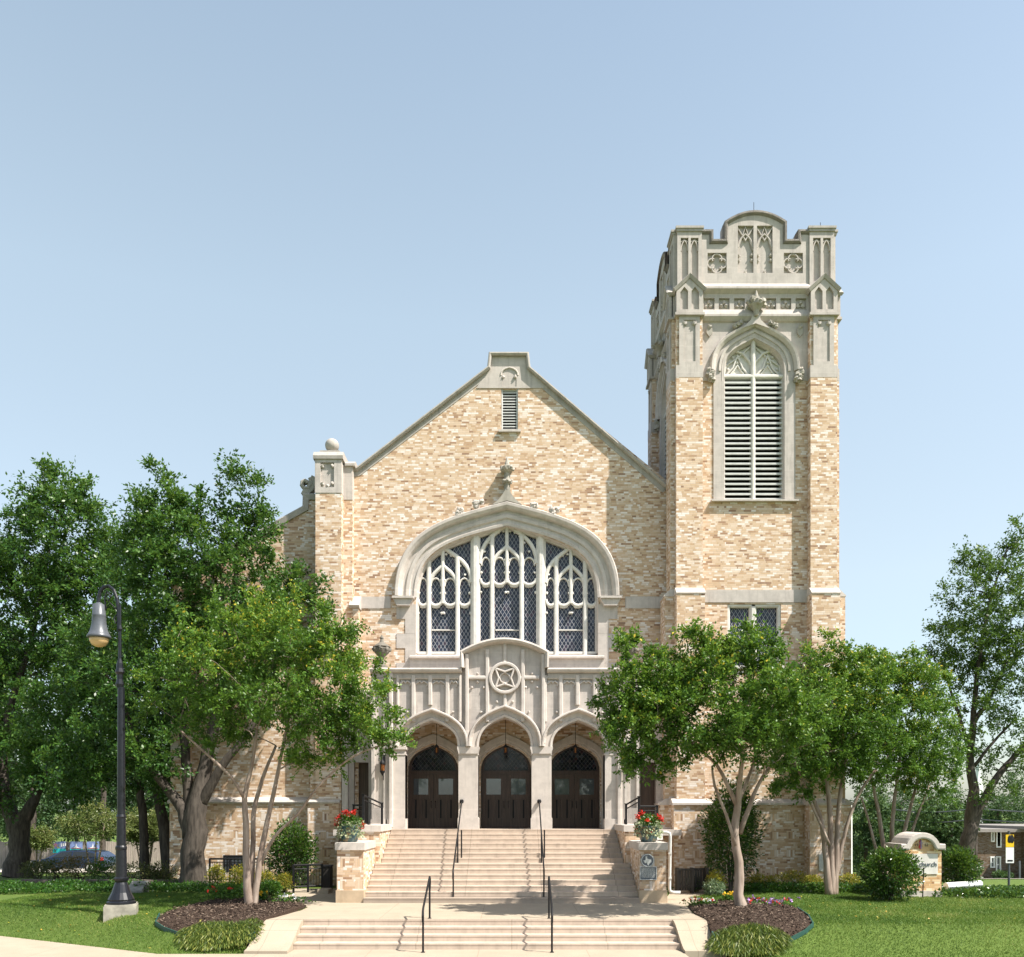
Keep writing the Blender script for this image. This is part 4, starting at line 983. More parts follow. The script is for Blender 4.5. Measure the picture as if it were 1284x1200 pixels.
# urns on the end piers
def urn(px, label):
    p = (X(px, YP+.1), YP+.15, zp(842)+.14); t = thing('stone_urn', label, 'urn', p, 'stone urns on the porch parapet')
    m = MB(); m.lathe([(.24, 0), (.24, .1), (.12, .16), (.08, .34), (.12, .46), (.28, .62), (.34, .78), (.30, .82), (.36, .86), (.26, .94), (.10, 1.04), (.06, 1.16), (.08, 1.22), (.02, 1.34)], p, 14)
    for k in range(8): a = k*.785; m.lump((p[0]+.3*math.cos(a), p[1]+.3*math.sin(a), p[2]+.76), .09, k)
    m.build('urn_body', M['urn'], t)
urn(478.5, 'weathered carved stone urn on the left end of the porch parapet')
urn(789, 'weathered carved stone urn on the right end of the porch parapet, behind a tree')

# plaques
pm = thing('round_plaque', 'round metal medallion with a raised state outline, upper plaque on the right pedestal', 'plaque', (X(811.5, 28.1), 28.1, 1.5))
def sx(u): return X(u, 28.07)
def sz(v): return Z(v, 28.07)
mc = (sx(812), sz(1079)); m = MB(); 
m.prism([[(mc[0]+.225*math.cos(a), mc[1]+.225*math.sin(a)) for a in [2*math.pi*k/32 for k in range(32)]]], 28.06, 28.115); m.build('disc', M['lead'], pm)
m = MB(); m.bar([(mc[0]+.205*math.cos(a), mc[1]+.205*math.sin(a)) for a in [2*math.pi*k/32 for k in range(32)]], .03, 28.045, 28.06, .01, True); m.build('rim', M['lead_hi'], pm)
tx_ = [(-.35, .62), (-.08, .62), (-.08, .28), (.05, .22), (.2, .16), (.4, .14), (.55, .1), (.58, -.15), (.6, -.3), (.42, -.42), (.22, -.6), (.2, -.86), (.02, -.78), (-.1, -.5), (-.25, -.36), (-.38, -.48), (-.5, -.38), (-.62, -.16), (-.74, -.02), (-.35, -.0)]
m = MB(); m.prism([[(mc[0]+.21*a, mc[1]+.21*b+.01) for a, b in tx_]], 28.045, 28.062); m.build('state_outline', M['lead_hi'], pm)
pm = thing('rectangular_plaque', 'grey metal plaque with lines of raised text, below the medallion on the right pedestal', 'plaque', (X(811.5, 28.1), 28.1, 1.1))
m = MB(); x0, x1, z0, z1 = sx(802.5), sx(823), sz(1103), sz(1087); m.box(x0, x1, 28.07, 28.115, z0, z1); m.build('plate', M['lead'], pm)
m = MB(); m.bar([(x0, z0), (x0, z1), (x1, z1), (x1, z0)], .025, 28.055, 28.07, .008, True); m.build('frame', M['lead_hi'], pm)
m = MB(); rg = random.Random(3)
for i in range(12):
    x = x0+.05; z = z1-.045-i*.0275
    while x < x1-.06:
        l = rg.uniform(.02, .06); m.box(x, min(x+l, x1-.04), 28.064, 28.07, z-.008, z+.006); x += l+.014
m.build('raised_text', M['lead_hi'], pm)

# white pipe and lamps beside the right pedestal
t = thing('drain_pipe', 'pale grey bent pipe running down beside the right pedestal', 'pipe', (X(840, 28.9), 28.9, 0))
m = MB(); pts = [(X(822, 28.9), 28.9, Z(1043.5, 28.9)), (X(836, 28.9), 28.9, Z(1043.5, 28.9)), (X(839.5, 28.9), 28.9, Z(1045, 28.9)), (X(840.5, 28.9), 28.9, Z(1049, 28.9)), (X(839.5, 28.9), 28.9, Z(1114, 28.9)), (X(840.3, 28.9), 28.9, Z(1117.5, 28.9)), (X(844, 28.9), 28.9, Z(1119, 28.9)), (X(853, 28.9), 28.9, Z(1119, 28.9))]
m.tube(pts, .052, 10); m.build('pipe', M['lamphead'] if False else M['louvre'], t, smooth=True)
m = MB()
for py in (1070, 1101): m.box(X(838, 28.9), X(842, 28.9), 28.83, 28.97, Z(py, 28.9)-.03, Z(py, 28.9)+.03)
m.build('coupling', M['louvre'], t)
t = thing('security_lamp', 'small white floodlight and box on the side of the right pedestal', 'lamp', (X(831, 28.6), 28.6, 1.9))
m = MB(); m.box(X(828.4, 28.5), X(831, 28.5), 28.5, 28.7, Z(1077, 28.5), Z(1070, 28.5)); m.box(X(824, 29.6), X(831, 29.6), 29.6, 29.75, Z(1053, 29.6), Z(1042, 29.6)); m.build('box', M['white'], t)
m = MB(); c = Vector((X(832, 28.4), 28.4, Z(1063, 28.4))); m.tube([c+Vector((-.02, .1, -.06)), c, c+Vector((.05, -.12, .08))], [.04, .05, .085], 10); m.build('lamp_head', M['white'], t)

# fences beside the church
def wood_gate():
    a = gp(850, 1126); t = thing('wooden_gate', 'dark stained low wooden gate panels beside the right brick base', 'gate', tuple(a))
    y = 31.2
    for i, (p0, p1, dy) in enumerate(((851, 868, 0), (869.5, 886, .25))):
        x0, x1 = X(p0, y), X(p1, y); m = MB(); n = 5
        for k in range(n):
            xa = x0+(x1-x0)*k/n; m.box(xa+.006, x0+(x1-x0)*(k+1)/n-.006, y+dy, y+dy+.03, .12, Z(1091, y)+.02*math.sin(k*2.1))
        m.box(x0, x1, y+dy-.03, y+dy, .22, .30); m.box(x0, x1, y+dy-.03, y+dy, .86, .94); m.build('panel', M['gate'], t)
    for p in (850, 868.7, 887): m = MB(); m.box(X(p, y)-.05, X(p, y)+.05, y-.02, y+.3, -.05, Z(1089, y)+.02); m.build('post', M['gate'], t)
wood_gate()
def iron_fence(name, label, p0, p1, ztop, posts, base, step=.1):
    a, b = Vector(p0), Vector(p1); t = thing(name, label, 'fence', tuple(a)); m = MB()
    m.tube([a+Vector((0, 0, ztop)), b+Vector((0, 0, ztop))], .04, 6); m.tube([a+Vector((0, 0, ztop-.14)), b+Vector((0, 0, ztop-.14))], .02, 5); m.tube([a+Vector((0, 0, base)), b+Vector((0, 0, base))], .025, 5)
    n = int((b-a).length/step)
    for i in range(1, n): c = a.lerp(b, i/n); m.tube([(c.x, c.y, c.z+base), (c.x, c.y, c.z+ztop-.14)], .011, 4)
    m.build('panel', M['iron'], t)
    for i in range(posts):
        c = a.lerp(b, i/(posts-1)); m = MB(); m.box(c.x-.035, c.x+.035, c.y-.035, c.y+.035, c.z-.15, c.z+ztop+.02); m.build('post', M['iron'], t)
    return t
iron_fence('metal_fence', 'black barred metal railing standing beside the left pedestal', (X(368, 31.4), 31.4, .02), (X(404, 31.9), 31.9, .02), 1.02, 3, .22)
iron_fence('metal_fence', 'low black metal railing under the basement window of the left wing', (X(263, 34.6), 34.6, .05), (X(338, 34.6), 34.6, .05), 1.05, 4, .2)
t = thing('stone_bench', 'low pale stone bench block at the foot of the left railing', 'bench', (X(408, 31.2), 31.2, 0))
m = MB(); m.box(X(398, 31.0), X(411.5, 31.0), 31.0, 31.7, .0, .17); m.build('seat_slab', M['path'], t)
t = thing('waste_bin', 'dark waste bin in the shade behind the left pedestal', 'bin', (X(409, 32.4), 32.4, 0))
m = MB(); m.box(X(403.5, 32.4), X(414.5, 32.4), 32.3, 32.8, -.02, .92); m.build('bin_body', M['gate'], t); m = MB(); m.box(X(403, 32.4), X(415, 32.4), 32.27, 32.83, .92, .98); m.build('lid', M['iron'], t)

# street lamp
def street_lamp():
    D = 25.0; g = float(ground(X(154, D), D)); lx = X(152, D)
    t = thing('street_lamp', 'tall black street lamp with bell shaped head on a concrete block in the lawn', 'lamp', (lx, D, g))
    m = MB(); c, s = math.cos(.35), math.sin(.35); z1 = Z(1133, D); h = .44
    m.prismz([[(lx+c*a*h-s*b*h, D+s*a*h+c*b*h) for a, b in ((-1, -1), (1, -1), (1, 1), (-1, 1))]], g-.4, z1-.04)
    m.prismz([[(lx+c*a*h*.96-s*b*h*.96, D+s*a*h*.96+c*b*h*.96) for a, b in ((-1, -1), (1, -1), (1, 1), (-1, 1))]], z1-.05, z1); m.build('concrete_base', M['conc'], t)
    def zz(py): return Z(py, D)-z1
    m = MB(); pr = [(.41, 0), (.41, .06), (.36, .10), (.37, .14), (.27, .34), (.19, .58), (.165, .64), (.20, .70), (.215, .76), (.165, .80), (.15, zz(1066)), (.165, zz(1064)), (.165, zz(1062)), (.135, zz(1060)), (.125, zz(1026)), (.14, zz(1024)), (.115, zz(1021)), (.098, zz(862))]
    m.lathe(pr, (lx, D, z1), 20); m.lathe([(.10, zz(862)), (.12, zz(858)), (.085, zz(852)), (.09, zz(846)), (.14, zz(843)), (.10, zz(838)), (.09, zz(832)), (.045, zz(826)), (.045, zz(792)), (.075, zz(789)), (.045, zz(784)), (.04, zz(758))], (lx-.04, D, z1), 14)
    m.build('pole', M['lamp'], t, smooth=False)
    m = MB(); pts = [(148.8, 792), (148.5, 765), (146.5, 750), (142.5, 740), (136.5, 735), (130, 736), (125.5, 742), (123.8, 750), (123.5, 758)]
    m.tube([P3(a, b, D) for a, b in pts], [.05]*3+[.055]*6, 10); m.tube([P3(a, b, D) for a, b in ((146, 764), (138, 756), (133, 764), (131, 750), (134, 741), (139, 748), (136, 754), (133.5, 750))], .025, 6)
    m.tube([P3(a, b, D) for a, b in ((148, 768), (143, 776), (145, 782), (147.5, 778))], .02, 6); m.build('arm', M['lamp'], t)
    m = MB(); hc = (X(124.2, D), D, Z(797, D)); k = D/F
    m.lathe([(.08, 41*k), (.10, 40*k), (.175, 38.5*k), (.185, 26*k), (.20, 25*k), (.19, 24*k), (.205, 14*k), (.25, 6*k), (.30, 1.5*k), (.335, -.5*k), (.34, -2.5*k), (.32, -3*k), (.29, -3.5*k)], hc, 24); m.build('lamp_head', M['lamphead'], t, smooth=True)
    m = MB(); m.lathe([(.275, -3*k), (.265, -7*k), (.20, -11.5*k), (.10, -14*k), (.02, -14.6*k)], hc, 20); m.build('lamp_globe', M['globe'], t, smooth=True)
M['conc'] = plain('weathered_concrete', (.29, .27, .225), .9, .2, 0, .35, 3, .3)
street_lamp()

# church sign
M['signbrick'] = plain('x', (.5, .4, .3)) if False else brick('sign_brick', tint=(1.12, .98, .74))
def church_sign():
    D = 30.0; x0, x1, z0 = X(1130, D), X(1180.5, D), -.05; xc = (x0+x1)/2; zs, zt = Z(1064, D), Z(1050.5, D); yb = D+1.0
    t = thing('church_sign', 'arched brick sign with a pale lettered panel, between two round bushes', 'sign', (xc, D, 0)); w = .44
    ap = [(xc-w*math.cos(a)*1.0, zs+(zt-zs)*math.sin(a)) for a in [math.pi*k/14 for k in range(15)]]
    m = MB(); m.prism([[(x0, z0), (x0, zs-.05)]+ap+[(x1, zs-.05), (x1, z0)]], D, yb); m.build('brick_body', M['signbrick'], t)
    m = MB(); m.sweep([(x0-.06, zs-.02), (xc-w-.06, zs-.02)]+[(a, b) for a, b in ap[1:-1]]+[(xc+w+.06, zs-.02), (x1+.07, zs-.02)], [(-.02, D-.14), (.03, D-.16), (.17, D-.16), (.19, D-.1), (.19, yb+.1), (-.02, yb+.1)]); m.build('arched_cap', M['trim'], t)
    m = MB(); m.box(x0-.02, x1+.02, D-.03, yb+.02, z0, .22); m.build('base', M['trim'], t)
    m = MB(); m.box(xc-.54, X(1175.5, D), D-.03, D+.02, Z(1096, D), Z(1070.5, D)); m.build('lettered_panel', M['tracery'], t)
    def text(s, size, x, z, nm, mt, align='RIGHT'):
        cu = bpy.data.curves.new(nm, 'FONT'); cu.body = s; cu.size = size; cu.extrude = .006; cu.align_x = align
        tmp = bpy.data.objects.new('tmp', cu); COL.objects.link(tmp); dg = bpy.context.evaluated_depsgraph_get(); dg.update()
        me = bpy.data.meshes.new_from_object(tmp.evaluated_get(dg)); bpy.data.objects.remove(tmp)
        me.materials.clear(); me.materials.append(mt); o = bpy.data.objects.new(nm, me); COL.objects.link(o); o.parent = t
        o.rotation_euler = (R(90), 0, 0); o.location = Vector((x, D-.04, z))-Vector((xc, D, 0)); return o
    text('grace church', .235, X(1174.3, D), Z(1086.2, D), 'lettering', M['lead'])
    text('19', .14, X(1151, D), Z(1061, D), 'numerals', M['iron']); text('52', .14, X(1158.5, D), Z(1061, D), 'numerals', M['iron'], 'LEFT')
    m = MB(); cx = X(1154.6, D); m.box(cx-.018, cx+.018, D-.03, D, Z(1064, D), Z(1053, D)); m.box(cx-.07, cx+.07, D-.028, D, Z(1057.5, D), Z(1056.5, D)); m.build('cross', M['whitep'], t)
    m = MB(); m.prism([[(cx-.02, Z(1065.5, D)), (cx-.09, Z(1062, D)), (cx-.05, Z(1058.6, D)), (cx-.07, Z(1055.5, D)), (cx-.025, Z(1052.8, D)), (cx-.03, Z(1059, D)), (cx-.025, Z(1063, D))]], D-.022, D); m.build('flame', M['redpaint'], t)
M['whitep'] = plain('violet_paint', (.24, .2, .36), .5, .4); M['redpaint'] = plain('red_paint', (.45, .03, .04), .5, .4)
church_sign()
t = thing('sign_floodlight', 'long white tubular light fixture on short legs beside the sign', 'light fixture', (X(1207, 30.6), 30.6, 0))
a, b = P3(1186, 1111, 30.6), P3(1229, 1108.2, 31.2); m = MB(); m.tube([a, b], .125, 12); m.build('housing', M['white'], t, smooth=False)
for p in (a.lerp(b, .04), a.lerp(b, .93)): m = MB(); m.tube([(p.x, p.y, -.05), p], .03, 6); m.build('leg', M['lamphead'], t)
t = thing('metal_stake', 'thin black metal stake in front of the brick sign', 'stake', (X(1157, 29.6), 29.6, 0))
m = MB(); m.tube([(X(1156.8, 29.6), 29.6, -.05), (X(1158.3, 29.6), 29.6, Z(1088, 29.6))], .02, 6); m.tube([(X(1157.2, 29.6), 29.6, Z(1089, 29.6)), (X(1159.4, 29.6), 29.55, Z(1088, 29.6))], .02, 5); m.build('rod', M['iron'], t)

# street sign, poles, wires on the right
t = thing('bus_stop_sign', 'yellow and white bus stop sign on a grey post by the side street', 'sign', tuple(gp(1265, 1117)))
D = gp(1265, 1117).y; gz = gp(1265, 1117).z
m = MB(); m.tube([(X(1265, D), D, gz-.1), (X(1265, D), D, Z(1042, D))], .045, 8); m.build('post', M['lamphead'], t)
m = MB(); m.box(X(1260, D), X(1270, D), D-.07, D-.045, Z(1062, D), Z(1046.5, D)); m.build('yellow_plate', M['yellow'], t) if 'yellow' in M else None
M['yellow'] = plain('yellow_sign_paint', (.75, .47, .01), .5, .4, 0, .04); m.build('yellow_plate', M['yellow'], t)
m = MB(); m.box(X(1260, D), X(1270, D), D-.07, D-.045, Z(1082, D), Z(1062.5, D)); m.build('white_plate', M['white'], t)
m = MB(); m.lump((X(1266, D), D-.075, Z(1052, D)), .13, 2, (1, .1, 1.1)); m.box(X(1262, D), X(1268.5, D), D-.078, D-.07, Z(1080, D), Z(1078, D)); m.build('pictogram', M['iron'], t)
def pole(name, label, px, D, y0, y1, r, mat, arm=None):
    t = thing(name, label, 'pole', (X(px, D), D, float(ground(X(px, D), D)))); m = MB()
    m.tube([(X(px, D), D, float(ground(X(px, D), D))-.3), (X(px, D), D, Z(y1, D))], [r*1.15, r], 10); m.build('shaft', mat, t)
    if arm: m = MB(); m.box(X(px, D)-arm, X(px, D)+arm, D-.06, D+.06, Z(y1, D)-.5, Z(y1, D)-.36); m.build('crossarm', mat, t)
    return t
pole('white_pole', 'thin white pole behind the second crape myrtle on the right', 1067, 40, 1100, 1010, .06, M['white'])
pole('utility_pole', 'brown wooden utility pole behind the tree on the right', 1222.5, 62, 1100, 985, .16, M['bark'])
for i, (ya, yb, lab) in enumerate(((1014, 1008, 'upper overhead cable crossing behind the right tree'), (1027, 1023, 'lower overhead cable crossing behind the right tree'))):
    D = 62; m = MB(); a, b, c = P3(1222.5, ya, D), P3(1500, yb-2, D-6), P3(1120, ya+1, D+6)
    m.tube([a.lerp(b, k/10)-Vector((0, 0, .5*math.sin(math.pi*k/10))) for k in range(11)][::-1]+[a.lerp(c, k/8)-Vector((0, 0, .25*math.sin(math.pi*k/8))) for k in range(1, 9)], .045, 5)
    o = m.build('overhead_cable', M['lamphead']); tag(o, lab, 'cable', 'overhead cables behind the right tree')
# house on the right
def house():
    D = 75.0; x0 = X(1226, D); gz = float(ground(x0, D))-.1; zt = Z(1039, D)
    t = thing('brick_house', 'brown brick two storey building with flat overhanging roof at the right edge', 'house', (x0, D, gz))
    x1 = x0+3.9; m = MB()
    m.prism([[(x0, gz-.5), (x0, zt-.3), (x1, zt-.3), (x1, gz-.5)]]+[[(X(a, D), Z(d, D)), (X(a, D), Z(c, D)), (X(b, D), Z(c, D)), (X(b, D), Z(d, D))] for a, b, c, d in WI], D, D+.3)
    m.box(x0, x0+.3, D+.3, D+11, gz-.5, zt-.3); m.box(x1, x1+14, D-2.2, D-1.9, gz-.5, zt-.3); m.box(x1, x1+.3, D-1.9, D, gz-.5, zt-.3); m.box(x0, x1+14, D+10.7, D+11, gz-.5, zt-.3); m.build('wall', M['brownbrick'], t)
    m = MB(); m.box(x0-.5, x1+.0, D-.7, D+11.5, zt-.3, zt-.02); m.box(x1-.6, x1+14.5, D-2.9, D+11.5, zt-.02, zt+.24); m.build('roof', M['roofpale'], t)
    for a, b, c, d in WI:
        m = MB(); m.bar([(X(a, D), Z(d, D)), (X(a, D), Z(c, D)), (X(b, D), Z(c, D)), (X(b, D), Z(d, D))], .12, D-.03, D+.2, .02, True); f = m.build('window', M['white'], t)
        m = MB(); m.box(X(a, D), X(b, D), D+.15, D+.18, Z(d, D), Z(c, D)); m.build('pane', M['pane'], f)
        m = MB(); m.box(X(a, D), X(b, D), D+.08, D+.14, (Z(d, D)+Z(c, D))/2-.04, (Z(d, D)+Z(c, D))/2+.04); m.build('sash_bar', M['white'], f)
    m = MB(); m.box(X(1278, D-3), X(1280, D-3), D-3, D-2.9, gz-.3, gz+1.9); m.build('downpipe', M['lamphead'], t)
WI = [(1243.5, 1246.5, 1043, 1055), (1250, 1255, 1042, 1062), (1242.5, 1247, 1075, 1087.5), (1249.5, 1254.5, 1074.5, 1094)]
M['roofpale'] = plain('pale_flat_roof', (.24, .22, .2), .8, .2); M['brownbrick'] = brick('brown_brick', tone=.27)
house()
t = thing('church_spire', 'distant white steeple showing between the branches on the right', 'steeple', (X(1228.5, 190), 190, Z(1100, 190)))
D = 190; m = MB(); m.box(X(1225, D), X(1233, D), D, D+1.5, Z(1140, D), Z(985, D)); m.prism([[(X(1225.5, D), Z(985, D)), (X(1229, D), Z(955, D)), (X(1232.5, D), Z(985, D))]], D+.1, D+1.4); m.build('shaft', M['white'], t)

# left background: fence, banners, car, wall, stone
def wood_fence():
    D = 71; x0, x1 = X(-60, D), X(225, D); g = float(ground(0.5*(x0+x1), D)); t = thing('wooden_fence', 'long grey weathered board fence behind the parked car', 'fence', ((x0+x1)/2, D, g))
    z = Z(1055.5, D); n = int((x1-x0)/.16); rg = random.Random(8); m = MB()
    for i in range(n): xa = x0+(x1-x0)*i/n; m.box(xa+.008, xa+.15, D+rg.uniform(0, .03), D+.05, g-.3, z+rg.uniform(-.05, .05))
    m.build('boards', M['fence'], t)
    for k in range(0, 9):
        xa = x0+(x1-x0)*k/8; m = MB(); m.box(xa-.07, xa+.07, D+.06, D+.2, g-.3, z+.02); m.build('post', M['fence'], t)
    m = MB()
    for zz in (g+.3, z-.25): m.box(x0, x1, D+.055, D+.11, zz-.05, zz+.05)
    m.build('rails', M['fence'], t)
wood_fence()
def banner(a, b, label, kind):
    D = 70.8; t = thing('banner', label, 'banner', (X(a, D), D, Z(1069, D)), 'painted banners on the board fence')
    x0, x1, z0, z1 = X(a, D), X(b, D), Z(1069.5, D), Z(1055.2, D); zm = z0+(z1-z0)*.38
    m = MB(); m.box(x0, x1, D-.03, D, zm, z1); m.build('sky_panel', M['bannerblue'], t); m = MB(); m.box(x0, x1, D-.03, D, z0, zm-.002); m.build('teal_panel', M['teal'], t)
    m = MB(); cx, cz = (x0+x1)/2, (zm+z1)/2
    if kind == 0:
        cx -= .3; m.prism([[(cx+(.22 if k % 2 == 0 else .09)*math.sin(k*math.pi/5), cz+(.22 if k % 2 == 0 else .09)*math.cos(k*math.pi/5)) for k in range(10)]], D-.045, D-.03); m.build('star', M['pink'], t)
        m = MB(); [m.box(cx+.45+k*.16, cx+.55+k*.16, D-.045, D-.03, cz-.15+.05*k, cz+.12+.04*k) for k in range(3)]; m.build('motif', M['white'], t)
    else:
        m.prism([[(cx-.28, zm+.06), (cx-.05, zm+.18), (cx, zm+.45), (cx+.05, zm+.18), (cx+.28, zm+.06)]], D-.045, D-.03); m.build('motif', M['white'], t)
        m = MB(); m.box(x0+.1, x1-.1, D-.045, D-.03, zm+.005, zm+.05); m.build('stripe', M['redpaint'], t)
M['bannerblue'] = plain('banner_blue', (.17, .23, .42), .7, .2, 0, .25, 3); M['teal'] = plain('banner_teal', (.03, .42, .42), .7, .2, 0, .08); M['pink'] = plain('banner_pink', (.55, .2, .3), .7, .2)
banner(66.5, 82.5, 'teal and blue banner with a pink star, leftmost on the board fence', 0)
banner(88, 103.5, 'teal and blue banner with a white pointed shape, middle one on the board fence', 1)
banner(109, 124.5, 'teal and blue banner behind the small tree, rightmost on the board fence', 1)
def car():
    D = 58.0; L = 4.6; xa = X(43, D); g = float(ground(xa+2, D))+.05; S = (X(140, D)-X(43, D))/L
    t = thing('parked_car', 'dark blue hatchback parked in the lot in front of the banner fence', 'car', (xa+L*S/2, D, g))
    def pt(u, v): return (xa+u*S, g+v*S*.86)
    W = .9*S
    low = [pt(*p) for p in ((0, .35), (.02, .62), (.2, .76), (1.15, .92), (1.35, .96), (4.35, 1.0), (4.55, .95), (4.6, .6), (4.55, .35), (4.15, .28), (.4, .28))]
    m = MB(); m.prism([low], D-W, D+W)
    top = [pt(*p) for p in ((1.15, .92), (1.95, 1.40), (2.5, 1.48), (3.5, 1.46), (4.1, 1.34), (4.5, .98))]
    vs = []; n = len(top)
    for yy, ins in ((D-W+.02, 0), (D+W-.02, 0)):
        for i, (x, z) in enumerate(top):
            k = .16*S*(1 if 0 < i < n-1 else 0); vs.append((x, yy+(k if yy < D else -k), z))
    m.add(vs, [tuple(range(n)), tuple(range(2*n-1, n-1, -1))]+[(i, i+1, n+i+1, n+i) for i in range(n-1)])
    m.build('body', M['carpaint'], t)
    for s in (-1, 1):
        for win in ([(1.5, .98), (2.02, 1.34), (2.65, 1.40), (2.65, 1.0)], [(2.74, 1.0), (2.74, 1.40), (3.45, 1.38), (3.6, 1.02)], [(3.7, 1.03), (3.56, 1.37), (3.95, 1.28), (4.15, 1.05)]):
            m = MB(); vs = []
            for u, v in win:
                k = .16*S*(v-.95)/.5; x, z = pt(u, v); vs.append((x, D+s*(W-.0-k), z))
            m.add(vs+[(x, y+s*.025, z) for x, y, z in vs], [(0, 1, 2, 3), (4, 5, 6, 7), (0, 1, 5, 4), (1, 2, 6, 5), (2, 3, 7, 6), (3, 0, 4, 7)]); m.build('window', M['darkglass'], t)
        m = MB(); x, z = pt(4.45, .9); m.box(x-.12, x+.12, D+s*W-.1, D+s*W+.02, z-.1, z+.1); m.build('tail_light', M['redpaint'], t)
        m = MB(); x, z = pt(.12, .66); m.box(x-.1, x+.25, D+s*W-.2, D+s*W+.015, z-.06, z+.06); m.build('headlight', M['white'], t)
        for u in (.85, 3.75):
            x, z = pt(u, .31); m = MB(); r = .32*S
            m.prism([[(x+r*math.cos(a), z+r*math.sin(a)) for a in [2*math.pi*k/20 for k in range(20)]]], D+s*(W-.22), D+s*(W+.01)); wl = m.build('wheel', M['iron'], t)
            m = MB(); m.prism([[(x+.6*r*math.cos(a), z+.6*r*math.sin(a)) for a in [2*math.pi*k/16 for k in range(16)]]], D+s*(W-.1), D+s*(W+.02)); m.build('rim', M['lead_hi'], wl)
M['darkglass'] = plain('dark_car_glass', (.015, .018, .02), .05, .6); M['carpaint'] = plain('dark_blue_car_paint', (.035, .055, .11), .12, .6, .45, .1)
car()
t = thing('low_stone_wall', 'low rough stone retaining wall under the shrubs left of the lamp', 'wall', (X(110, 34), 34, 0)); m = MB(); rg = random.Random(4)
for row in range(2):
    x = X(20, 34)+row*.2
    while x < X(225, 34):
        l = rg.uniform(.35, .8); m.box(x+.01, x+l-.01, 33.8+rg.uniform(0, .08), 34.3, -.05+row*.17, .11+row*.17+rg.uniform(-.01, .01)); x += l
m.build('stones', M['darkstone'], t) if 'darkstone' in M else None
M['darkconc'] = plain('grey_slab', (.20, .20, .18), .9, .2, 0, .3, 4, .3); M['darkstone'] = stone('rough_field_stone', (.17, .14, .115), 9, 9, 0, .6); m.build('stones', M['darkstone'], t)
t = thing('marker_stone', 'slanted grey stone marker behind the lamp base', 'stone', (X(171, 31.8), 31.8, .1))
m = MB(); m.prismx([[(31.3, -.05), (31.3, .10), (31.9, .42), (32.0, .36), (32.0, -.05)]], X(163, 31.7), X(183, 31.7)); m.build('slab', M['darkconc'], t)
t = thing('limestone_rock', 'pale flat limestone rock among the shrubs at the far left', 'rock', (X(55, 34.5), 34.5, 0)); m = MB(); m.lump((X(52, 34.2), 34.2, .12), .35, 4, (1.9, .8, .45), .15, 12, 7); m.build('rock_body', M['conc'], t)

# flower pots
def hash_(p): return (math.sin(p*12.9898)*43758.5453) % 1
def leaf_mesh(name, pos, dirs, L, W, tint, mat, parent=None, kind=None, rng=None, fold=True, up=None):
    n = len(pos); rng = rng or np.random.default_rng(1)
    d = dirs/np.maximum(np.linalg.norm(dirs, axis=1, keepdims=True), 1e-6)
    r = rng.normal(size=(n, 3)); 
    if up is not None: r = r+np.array([0, 0, up])
    sd = np.cross(d, r); sd /= np.maximum(np.linalg.norm(sd, axis=1, keepdims=True), 1e-6)
    L = np.asarray(L).reshape(-1, 1) if np.ndim(L) else np.full((n, 1), L); W = np.asarray(W).reshape(-1, 1) if np.ndim(W) else np.full((n, 1), W)
    v = np.stack([pos, pos+d*L*.45+sd*W*.5, pos+d*L, pos+d*L*.45-sd*W*.5], 1).reshape(-1, 3)
    root = Vector((0, 0, 0)) if parent is None else ROOT[parent.name]
    v = v-np.array(root)
    me = bpy.data.meshes.new(name); me.vertices.add(4*n); me.vertices.foreach_set('co', v.astype(np.float32).ravel())
    me.loops.add(4*n); me.loops.foreach_set('vertex_index', np.arange(4*n, dtype=np.int32))
    me.polygons.add(n); me.polygons.foreach_set('loop_start', np.arange(0, 4*n, 4, dtype=np.int32)); me.polygons.foreach_set('loop_total', np.full(n, 4, np.int32))
    at = me.attributes.new('tint', 'FLOAT', 'FACE'); at.data.foreach_set('value', np.clip(tint, 0, 1).astype(np.float32))
    me.update(); me.validate(); me.materials.append(mat)
    o = bpy.data.objects.new(name, me); COL.objects.link(o)
    if parent is not None: o.parent = parent
    if kind: o['kind'] = kind
    return o
def unit(rng, n, up=0):
    v = rng.normal(size=(n, 3)); v[:, 2] += up; return v/np.linalg.norm(v, axis=1, keepdims=True)
def pot(px, label, seed, d=28.75, tilt=0):
    z0 = 2.02; x = X(px, d); t = thing('flower_pot', label, 'flower pot', (x, d, z0), 'flower pots on the stair pedestals'); rg = np.random.default_rng(seed)
    m = MB(); m.lathe([(.24, 0), (.27, .04), (.37, .42), (.40, .52), (.40, .56), (.35, .56), (.34, .48)], (x, d, z0), 22); m.build('pot', M['glaze'], t, smooth=False)
    n = 700; c = unit(rg, n, .5)*rg.uniform(.3, 1, (n, 1))*np.array([.46, .42, .36])+np.array([x, d, z0+.62]); dr = unit(rg, n, -.2)
    leaf_mesh('foliage', c, dr, .10, .055, rg.uniform(0, 1, n), M['ivy'], t, rng=rg)
    n = 420; a = rg.uniform(0, 2*np.pi, n); c = np.stack([x+.42*np.cos(a)*rg.uniform(.8, 1.15, n), d+.42*np.sin(a), z0+rg.uniform(.18, .72, n)], 1); leaf_mesh('trailing_leaves', c, unit(rg, n, -.6), .10, .06, rg.uniform(0, 1, n), M['silver'], t, rng=rg)
    k = 15; cs = unit(rg, k, .9)*np.array([.46, .40, .42])+np.array([x, d, z0+.64]); c = np.repeat(cs, 26, 0)+rg.normal(size=(k*26, 3))*.042; leaf_mesh('flowers', c, unit(rg, k*26), .06, .06, rg.uniform(0, 1, k*26), M['red'], t, rng=rg)
M['glaze'] = None
